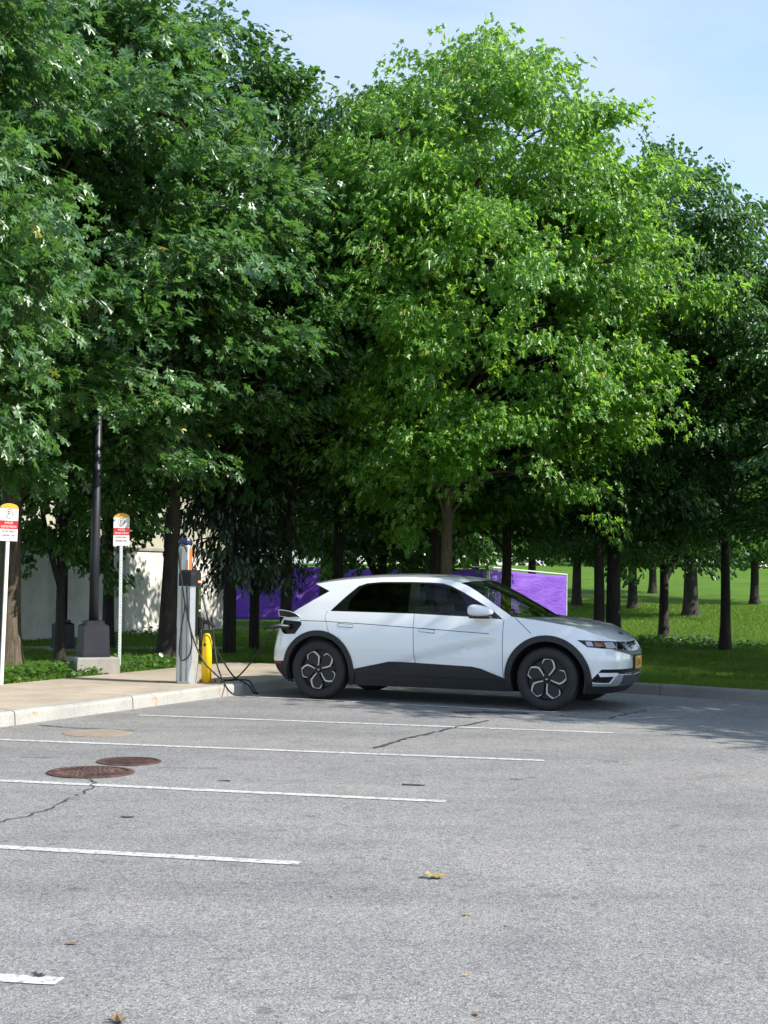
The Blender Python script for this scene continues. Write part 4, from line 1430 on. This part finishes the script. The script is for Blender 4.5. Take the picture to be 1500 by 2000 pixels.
bbox = [(n_, p_, min(q[0] for q in p_), max(q[0] for q in p_), min(q[1] for q in p_), max(q[1] for q in p_)) for n_, p_ in regions]
groups = {}
big_h = [[(sum(p[0] for p in h) / len(h) + (q[0] - sum(p[0] for p in h) / len(h)) * 1.07, sum(p[1] for p in h) / len(h) + (q[1] - sum(p[1] for p in h) / len(h)) * 1.42) for q in h] for h in handles]
for f in cf:
    c = cv[list(f)].mean(0)
    if not inside(outline, c[0], c[1]): continue
    cls = 'body'
    for (n_, p_, x0, x1, z0, z1) in bbox:
        if x0 <= c[0] <= x1 and z0 <= c[1] <= z1 and inside(p_, c[0], c[1]): cls = n_; break
    if cls in ('front_arch_hole', 'rear_arch_hole'): continue
    # nothing of the arch lip below the sill line
    if cls in ('rear_door', 'front_door', 'body'):
        if in_gap(c) or any(inside(h, c[0], c[1]) for h in big_h): cls = 'gap'
    groups.setdefault(cls, []).append(tuple(f))

SPEC = {  # region: (object name, material, offset, thickness, parent key)
    'body': ('body_side', 'paint', 0, .012, None), 'rear_door': ('rear_door', 'paint', 0, .012, None), 'front_door': ('front_door', 'paint', 0, .012, None),
    'gap': ('panel_seam', 'gap', -.008, 0, None), 'dlo': ('window_frame', 'gloss', -.006, .01, None), 'glass_rear': ('rear_side_window', 'glass_r', -.010, 0, None),
    'glass_front': ('front_side_window', 'glass_f', -.010, 0, None), 'front_arch': ('wheel_arch_trim', 'clad', .014, .03, None), 'rear_arch': ('wheel_arch_trim', 'clad', .014, .03, None),
    'door_clad': ('door_cladding', 'clad', .010, .02, None), 'sill': ('sill', 'clad', -.012, .02, None), 'head': ('headlight', 'lens', .002, 0, None), 'grille': ('front_panel', 'gloss', .001, .01, None),
    'trim': ('front_trim', 'trimg', .008, .02, None), 'drl': ('front_light_bar', 'drl', .004, .01, None), 'strip': ('bumper_strip', 'satin', .012, .02, None),
    'skid': ('skid_plate', 'trimg', .010, .02, None), 'intake': ('air_intake', 'gloss', -.025, 0, None), 'lowblk': ('front_lip', 'clad', -.004, .02, None),
    'reflect': ('rear_reflector', 'red', .008, .01, None), 'rear_blk': ('rear_bumper', 'clad', .006, .02, None), 'port': ('charge_port', 'black', -.05, 0, None),
    'tail': ('tail_light', 'drl', .0, .01, None), 'handle_r': ('door_handle', 'paint', .003, .008, 'rear_door'), 'handle_f': ('door_handle', 'paint', .003, .008, 'front_door')}
parts = {}
for side in (1, -1):
    made = {}
    for cls in sorted(groups, key=lambda c: 1 if c.startswith('handle') else 0):
        nm, mt, off, thick, par = SPEC[cls]
        if side == -1 and cls == 'port': mt, off = 'paint', 0
        used_ = sorted({i for f in groups[cls] for i in f}); idx = {i: k for k, i in enumerate(used_)}
        v = [surf(cv[i][0], cv[i][1], off) for i in used_]
        f = [tuple(idx[i] for i in t) for t in groups[cls]]
        if side == -1:
            v = [(p[0], -p[1], p[2]) for p in v]; f = [t[::-1] for t in f]
        if thick:
            cnt = {}
            for t in f:
                for a, b in ((t[0], t[1]), (t[1], t[2]), (t[2], t[0])):
                    cnt[(a, b)] = 1
            bd = [(a, b) for (a, b) in cnt if (b, a) not in cnt]
            inner = {}
            for a, b in bd:
                for q in (a, b):
                    if q not in inner:
                        i = used_[q]; p = surf(cv[i][0], cv[i][1], off - thick)
                        if side == -1: p = (p[0], -p[1], p[2])
                        inner[q] = len(v); v.append(p)
            f += [(b, a, inner[a], inner[b]) for a, b in bd]
        o = mesh(nm, v, f, M[mt], made.get(par) if par else car, True)
        auto_smooth(o, 32)
        made[cls] = o
    parts[side] = made


def mirror_y(v, f): return [(p[0], -p[1], p[2]) for p in v], [tuple(reversed(q)) for q in f]


# lofted top panels: edge curve E on the flank, centre curve C on y = 0
def loft(name, E, Cc, mat, n=28, m=10, lo=0.0, hi=1.0, thick=.0, drop=0.0):
    E = np.array(E, float); Cc = np.array(Cc, float)
    te = np.linspace(0, 1, len(E)); tt = np.linspace(0, 1, n + 1)
    Es = np.array(catmull([tuple(p) for p in E], 12)); ts = np.linspace(0, 1, len(Es))
    Cs = np.array(catmull([tuple(p) for p in Cc], 12)); tcs = np.linspace(0, 1, len(Cs))
    ev = np.stack([np.interp(tt, ts, Es[:, i]) for i in range(3)], 1)
    cc_ = np.stack([np.interp(tt, tcs, Cs[:, i]) for i in range(3)], 1)
    v, f = [], []
    us = list(np.linspace(-1, 1, 2 * m + 1))
    for i in range(n + 1):
        for u in us:
            k = 1 - u * u
            if abs(u) > hi: pass
            v.append((ev[i, 0] + (cc_[i, 0] - ev[i, 0]) * k, ev[i, 1] * -u * -1 if False else ev[i, 1] * (-u) * -1 * -1, ev[i, 2] + (cc_[i, 2] - ev[i, 2]) * k - drop))
    W_ = 2 * m + 1
    for i in range(n):
        for j in range(W_ - 1):
            a = i * W_ + j
            f.append((a, a + 1, a + W_ + 1, a + W_))
    a_, b_, c_ = (Vector(v[q]) for q in f[len(f) // 2][:3])
    if (b_ - a_).cross(c_ - a_).z < 0: f = [q[::-1] for q in f]
    o = mesh(name, v, f, mat, car, True)
    if thick:
        s_ = o.modifiers.new('thickness', 'SOLIDIFY'); s_.thickness = thick; s_.offset = 0
    return o


def e3(p):
    s, z = S2(p); q = surf(s, z); return (q[0], abs(q[1]), q[2])


hoodE = [e3(p) for p in [(2.60, 1.094), (2.703, 1.082), (3.0, 1.048), (3.306, 1.0), (3.42, .80, .965), (3.523, .732, .92), (3.60, .63, .885), (3.683, .50, .846)]]
hoodC = [(2.82, 0, 1.085), (2.93, 0, 1.078), (3.12, 0, 1.055), (3.32, 0, 1.02), (3.46, 0, .985), (3.58, 0, .94), (3.68, 0, .888), (3.752, 0, .838)]
hood = loft('bonnet', hoodE, hoodC, M['paint'], 30, 12)
# the lip in front of the bonnet
lip = [e3((3.683, .50, .846))] + [surf(s_, .838 - .003 * i) for i, s_ in enumerate(np.linspace(S2((3.70, .47, .84))[0], SF - .001, 8))]
wsE = [e3(p) for p in [(2.546, 1.098), (2.36, 1.206), (2.175, 1.315), (2.04, 1.392), (1.912, 1.455), (1.80, 1.495)]]
wsE = [(p[0], p[1] - .012, p[2]) for p in wsE]
wsC = [(2.80, 0, 1.090), (2.60, 0, 1.205), (2.40, 0, 1.315), (2.25, 0, 1.395), (2.08, 0, 1.475), (1.97, 0, 1.525)]
ws = loft('windscreen', wsE, wsC, M['glass_w'], 14, 10)
roofE = [e3(p) for p in [(1.80, 1.495), (1.66, 1.526), (1.50, 1.545), (1.37, 1.553), (1.05, 1.556), (.73, 1.545), (.48, 1.530), (.25, 1.510), (.02, 1.480), (-.165, 1.450)]]
roofC = [(1.97, 0, 1.525), (1.80, 0, 1.560), (1.60, 0, 1.582), (1.38, 0, 1.594), (1.05, 0, 1.600), (.70, 0, 1.592), (.42, 0, 1.576), (.15, 0, 1.552), (-.12, 0, 1.518), (-.36, 0, 1.470)]
roof = loft('roof', roofE, roofC, M['paint'], 40, 12)
sp_u = loft('spoiler_underside', [e3((-.165, 1.450)), e3((-.05, 1.405)), e3((.055, 1.362))], [(-.36, 0, 1.468), (-.2, 0, 1.42), (-.02, 0, 1.39)], M['clad'], 6, 12)
hatchE = [e3(p) for p in hatch[:]] + [surf(SB + .45, 1.0)]
hatchE = [(p[0], abs(p[1]), p[2]) for p in hatchE]
hatchC = [(-.02, 0, 1.39), (-.22, 0, 1.25), (-.42, 0, 1.12), (-.58, 0, 1.03), (-.665, 0, .985)]
rear_glass = loft('tailgate_glass', hatchE, hatchC, M['gloss'], 14, 10)
# cowl strip with wiper between bonnet and windscreen
cw_ = loft('cowl', [e3((2.60, 1.094)), e3((2.546, 1.098))], [(2.82, 0, 1.083), (2.79, 0, 1.088)], M['clad'], 3, 10, drop=.004)
MB().tube([(2.72, -.25, 1.108), (2.66, .1, 1.15), (2.60, .42, 1.172)], [.010, .008, .006], 6).build('wiper', M['black'], car)
MB().tube([(2.70, .35, 1.108), (2.52, -.02, 1.235), (2.42, -.25, 1.275)], [.010, .008, .006], 6).build('wiper', M['black'], car)
# nose emblem: oval ring with a slanting H
em = MB(); n = 24
P_ = lambda a, b: (3.655 + b * .30 - abs(a) * .0, a, .8985 - b * .62)
for i in range(n):
    t0, t1 = 2 * math.pi * i / n, 2 * math.pi * (i + 1) / n
    q = [(.075 * math.cos(t0), .040 * math.sin(t0)), (.075 * math.cos(t1), .040 * math.sin(t1)), (.062 * math.cos(t1), .031 * math.sin(t1)), (.062 * math.cos(t0), .031 * math.sin(t0))]
    em.rings([[(P_(*p)[0] + k, P_(*p)[1], P_(*p)[2] + k) for p in q] for k in (-.006, .012)])
for q in ([(-.045, .022), (-.030, .024), (-.012, -.026), (-.030, -.026)], [(.014, .026), (.030, .026), (.046, -.020), (.032, -.024)], [(-.028, .006), (.026, .004), (.026, -.008), (-.028, -.004)]):
    em.rings([[(P_(*p)[0] + k, P_(*p)[1], P_(*p)[2] + k) for p in q] for k in (-.006, .012)])
em.build('emblem', M['trimg'], car)

# headlight insides, number plate
for sd_ in (1, -1):
    hl = parts[sd_]['head']
    def hb(name, q, z0, z1, mt, o0=-.055, o1=-.012):
        (sa, sb) = q
        v = []
        for off in (o0, o1):
            for (s_, z_) in ((sa, z0), (sb, z0), (sb, z1), (sa, z1)):
                p = surf(s_, z_, off); v.append((p[0], p[1] * sd_, p[2]))
        mesh(name, v, [(0, 1, 2, 3), (7, 6, 5, 4), (0, 4, 5, 1), (1, 5, 6, 2), (2, 6, 7, 3), (3, 7, 4, 0)], M[mt], hl)
    sA, sM, sB_ = S2((3.36, .86, .84))[0], S2((3.531, .758, .8))[0], S2((3.72, .49, .8))[0]
    hb('lamp_bowl', (sA - .02, sB_ + .01), .735, .850, 'gloss', -.075, -.058)
    hb('lamp_side_lens', (sA + .09, sA + .17), .775, .828, 'lamp')
    hb('lamp_reflector', (sA + .20, sA + .32), .770, .818, 'amber')
    hb('lamp_main', (sA + .34, sB_ - .03), .748, .818, 'drl')
plate = MB().box(3.872, 3.882, -.165, .165, .475, .66, .004).build('number_plate', M['black'], car)
MB().box(3.882, 3.8845, -.150, .150, .492, .642).build('plate_face', M['plate'], plate)
mk = MB()
for (a, b, c_, d_) in ((-.12, -.10, .53, .60), (-.10, -.06, .59, .60), (-.10, -.06, .53, .54), (-.04, -.02, .53, .60), (-.02, .01, .56, .57), (.03, .05, .53, .60), (.05, .09, .53, .54), (.08, .09, .54, .57), (.05, .08, .565, .575)):
    mk.box(3.8847, 3.8855, a, b, c_, d_)
mk.build('plate_marks', M['ink'], plate)
MB().box(3.8847, 3.8855, -.06, .06, .618, .632).build('plate_marks', M['white'], plate)
MB().box(3.82, 3.872, -.15, .15, .50, .63).build('plate_bracket', M['black'], car)

# mirrors
for sd_ in (-1, 1):
    mb = MB(); nu, nv = 14, 20
    rings = []
    for i in range(nu + 1):
        u = -1 + 2 * i / nu
        e = max(.02, (1 - abs(u) ** 2.6)) ** .5
        rings.append([(2.185 + .165 * u, sd_ * (.985 + .095 * e * math.copysign(abs(math.cos(2 * math.pi * j / nv)) ** .75, math.cos(2 * math.pi * j / nv))),
                       1.160 - .012 * u + (.070 - .018 * u) * e * math.copysign(abs(math.sin(2 * math.pi * j / nv)) ** .75, math.sin(2 * math.pi * j / nv))) for j in range(nv)])
    mb.rings(rings)
    mi = mb.build('door_mirror', M['paint'], car, True)
    MB().box(2.06, 2.33, min(sd_ * .90, sd_ * 1.06), max(sd_ * .90, sd_ * 1.06), 1.072, 1.102, .012).build('mirror_foot', M['gloss'], mi)

# charge flap and plug on the right rear corner
fpoly = [(-.272, 1.022), (-.33, 1.066), (-.41, 1.098), (-.50, 1.114), (-.575, 1.118), (-.580, 1.030), (-.45, 1.012)]
fy = lambda z: -.885 - .35 * (z - 1.02)
flap = MB(); flap.rings([[(x, fy(z) + k, z) for x, z in fpoly] for k in (.016, .0)])
flap = flap.build('charge_flap', M['paint'], car)
cxf, czf = -.44, 1.062
fin = [(cxf + (x - cxf) * .93, czf + (z - czf) * .80) for x, z in fpoly]
lin = MB(); lin.rings([[(x, fy(z) + k, z) for x, z in fin] for k in (-.0005, -.005)])
lin.build('flap_lining', M['black'], flap)
plug = MB().tube([(-.42, -.80, .905), (-.46, -.93, .90), (-.52, -1.02, .915), (-.60, -1.08, .90), (-.68, -1.13, .86)], [.034, .034, .030, .024, .014], 10)
# the plug belongs to the cable that lies across the pavement: one thing with it
crot = Matrix.Rotation(-R(23.4), 4, 'Z'); crot.translation = Vector((-.4424, 19.66, 0))
cbl = tag(empty('charging_cable', (X(470, 19.4), 19.4, .138)), 'black charging cable running from pavement up to the car port', 'cable')
inv = Matrix.Translation(-Vector(cbl.location))
pv = [tuple(inv @ crot @ Vector(p)) for p in plug.v]
mesh('plug', pv, plug.f, M['black'], cbl, True)
e0 = inv @ crot @ Vector((-.66, -1.12, .87))


def cb(px, py, d):
    return tuple(inv @ Vector((X(px, d), d, CAM_H - (py - HORIZON - (px - 750) * ROLL) * d / FPX)))


MB().tube(catmull([tuple(e0), cb(540, 1226, 19.1), cb(525, 1250, 19.15), cb(508, 1275, 19.2), cb(490, 1299, 19.3), cb(474, 1317, 19.4), cb(462, 1325.5, 19.5), cb(448, 1328, 19.4), cb(438, 1331, 19.25)], 8), .0105, 7).build('cord', M['rubber'], cbl, True)

# underbody, wheel wells, interior
MB().box(-.30, 3.45, -.62, .62, .19, .30).build('underbody', M['under'], car)
MB().box(.46, 2.54, -.84, .84, .20, .34).build('floor_pan', M['under'], car)
for (wx, r_) in ((0, .43), (3.0, .45)):
    for sd_ in (-1, 1):
        mb = MB(); n = 18
        v, f = [], []
        for i in range(n + 1):
            a = math.pi * (-.10 + 1.2 * i / n)
            for yy_ in (.93 if abs(wx) < 1 else .90, .58):
                rr_ = r_ + .012
                v.append((wx + rr_ * math.cos(a), sd_ * yy_, .372 + rr_ * math.sin(a)))
        for i in range(n): f.append((2 * i, 2 * i + 1, 2 * i + 3, 2 * i + 2))
        v.append((wx, sd_ * .58, .372)); c_ = len(v) - 1
        for i in range(n): f.append((2 * i + 1, c_, 2 * i + 3))
        mesh('wheel_well', v, f, M['under'], car)
MB().box(2.25, 2.72, -.72, .72, .70, .985, .05).build('dashboard', M['dash'], car)
MB().box(-.45, .50, -.70, .70, .55, .86, .03).build('cargo_floor', M['dash'], car)
for sy_ in (-.37, .37):
    se = MB().box(1.30, 1.85, sy_ - .25, sy_ + .25, .50, .72, .06).build('front_seat', M['seat'], car)
    v0 = MB()
    v0.rings([[(x + sh, sy_ + y, z) for x, y in ((-.07, -.23), (.07, -.25), (.07, .25), (-.07, .23))] for z, sh in ((.68, 1.32), (.9, 1.26), (1.12, 1.19), (1.20, 1.17))])
    v0.build('seat_back', M['seat'], se)
    MB().box(1.09, 1.20, sy_ - .13, sy_ + .13, 1.21, 1.40, .045).build('head_rest', M['seat'], se)
rs = MB().box(.42, .90, -.62, .62, .52, .74, .06).build('rear_seat', M['seat'], car)
MB().box(.28, .42, -.62, .62, .70, 1.16, .05).build('seat_back', M['seat'], rs)
mb = MB()
for i in range(24):
    a0_, a1_ = 2 * math.pi * i / 24, 2 * math.pi * (i + 1) / 24
    mb.tube([(2.08 + .06 * math.sin(a), .37 + .18 * math.cos(a), .98 + .17 * math.sin(a)) for a in (a0_, a1_)], .015, 6)
mb.build('steering_wheel', M['dash'], car)


# wheels
def wheel(x, sd_, rot):
    root = empty('wheel', (x, sd_ * .815, .3725)); root.parent = car
    tp = [(.252, -.098), (.262, -.112), (.30, -.122), (.335, -.118), (.358, -.104), (.369, -.085), (.3715, -.05), (.3715, .05), (.369, .085), (.358, .104), (.335, .118), (.30, .122), (.262, .112), (.252, .098)]
    n = 48; v, f = [], []
    for (r_, h) in tp:
        for i in range(n):
            a = 2 * math.pi * i / n; v.append((r_ * math.cos(a), h, r_ * math.sin(a)))
    m = len(tp)
    for j in range(m - 1):
        for i in range(n):
            f.append((j * n + i, j * n + (i + 1) % n, (j + 1) * n + (i + 1) % n, (j + 1) * n + i))
    mesh('tyre', v, f, M['tyre'], root, True)
    # tread blocks
    tb = MB()
    for i in range(60):
        a = 2 * math.pi * i / 60
        for h0_ in (-.078, .030):
            c_, s_ = math.cos(a), math.sin(a); c2, s2_ = math.cos(a + .07), math.sin(a + .07)
            tb.rings([[(r_ * c_, h0_, r_ * s_), (r_ * c2, h0_, r_ * s2_), (r_ * c2, h0_ + .048, r_ * s2_), (r_ * c_, h0_ + .048, r_ * s_)] for r_ in (.366, .3745)])
    tag(tb.build('tread', M['tyre'], root), kind='stuff')
    Y = lambda h: sd_ * h
    rim = MB().lathe([(.256, Y(-.10) * -1), (.256, -Y(.098)), (.248, -Y(.100)), (.238, -Y(.085)), (.232, -Y(.04)), (.05, -Y(.035)), (.02, -Y(.035))], 48, (0, 0, 0), 'y', cap=True) if False else None
    mb = MB(); rings = []
    for (r_, h) in ((.257, -.10), (.258, .098), (.250, .101), (.240, .088), (.232, .045), (.10, .040), (.06, .052), (.03, .052)):
        rings.append([(r_ * math.cos(2 * math.pi * i / 48), Y(h), r_ * math.sin(2 * math.pi * i / 48)) for i in range(48)])
    mb.rings(rings)
    rm = mb.build('rim', M['rimb'], root, True); auto_smooth(rm, 35)
    u_ = .00158
    path = [(14, 28, 7), (38, 54, 10), (60, 86, 13), (53, 120, 12), (38, 149, 12), (8, 154, 10), (-20, 149, 9), (-30, 132, 7), (-36, 116, 4)]
    for k in range(5):
        ca, sa = math.cos(rot + k * 2 * math.pi / 5), math.sin(rot + k * 2 * math.pi / 5)
        a, b = strip_poly([Vector((p[0] * u_, p[1] * u_)) for p in path], [p[2] * u_ for p in path])
        tr = lambda p, h: (((p.x * ca - p.y * sa) * (1 if sd_ < 0 else -1)), Y(h), p.x * sa + p.y * ca)
        mb = MB(); n_ = len(a)
        poly = list(a) + list(reversed(b))
        v = [tr(p, .088) for p in poly] + [tr(p, .046) for p in poly]
        N_ = len(poly)
        f = [(i, n_ * 2 - 1 - i, n_ * 2 - 2 - i, i + 1) for i in range(n_ - 1)] + [(i, (i + 1) % N_, (i + 1) % N_ + N_, i + N_) for i in range(N_)]
        mesh('machined_spoke', v, f, M['rims'], rm)
        blade = [Vector((p[0] * u_, p[1] * u_)) for p in ((8, 22), (44, 50), (66, 88), (56, 130), (44, 156), (-6, 160), (-30, 150), (-44, 110), (-16, 60))]
        v = [tr(p, .078) for p in blade] + [tr(p * 1.0, .040) for p in blade]
        nb = len(blade)
        mesh('black_spoke', v, [tuple(range(nb))] + [(i, (i + 1) % nb, (i + 1) % nb + nb, i + nb) for i in range(nb)], M['rimb'], rm)
        q_ = Vector((30 * u_ * math.cos(.6), 30 * u_ * math.sin(.6)))
        t = tr(q_, .0)
        nut = MB(); nut.rings([[(t[0] + .009 * math.cos(i * 1.047), Y(h), t[2] + .009 * math.sin(i * 1.047)) for i in range(6)] for h in (.05, .082)])
        nut.build('wheel_nut', M['trimg'], rm)
    cap = MB(); cap.rings([[(r_ * math.cos(2 * math.pi * i / 20), Y(h), r_ * math.sin(2 * math.pi * i / 20)) for i in range(20)] for r_, h in ((.034, .05), (.034, .085), (.028, .092))])
    cp = cap.build('centre_cap', M['rimb'], rm)
    MB().box(-.014, .014, min(Y(.0922), Y(.0935)), max(Y(.0922), Y(.0935)), -.006, .006).build('cap_badge', M['rims'], cp)


wheel(0.0, -1, R(-38)); wheel(3.0, -1, 0.0); wheel(0.0, 1, .5); wheel(3.0, 1, 1.1)
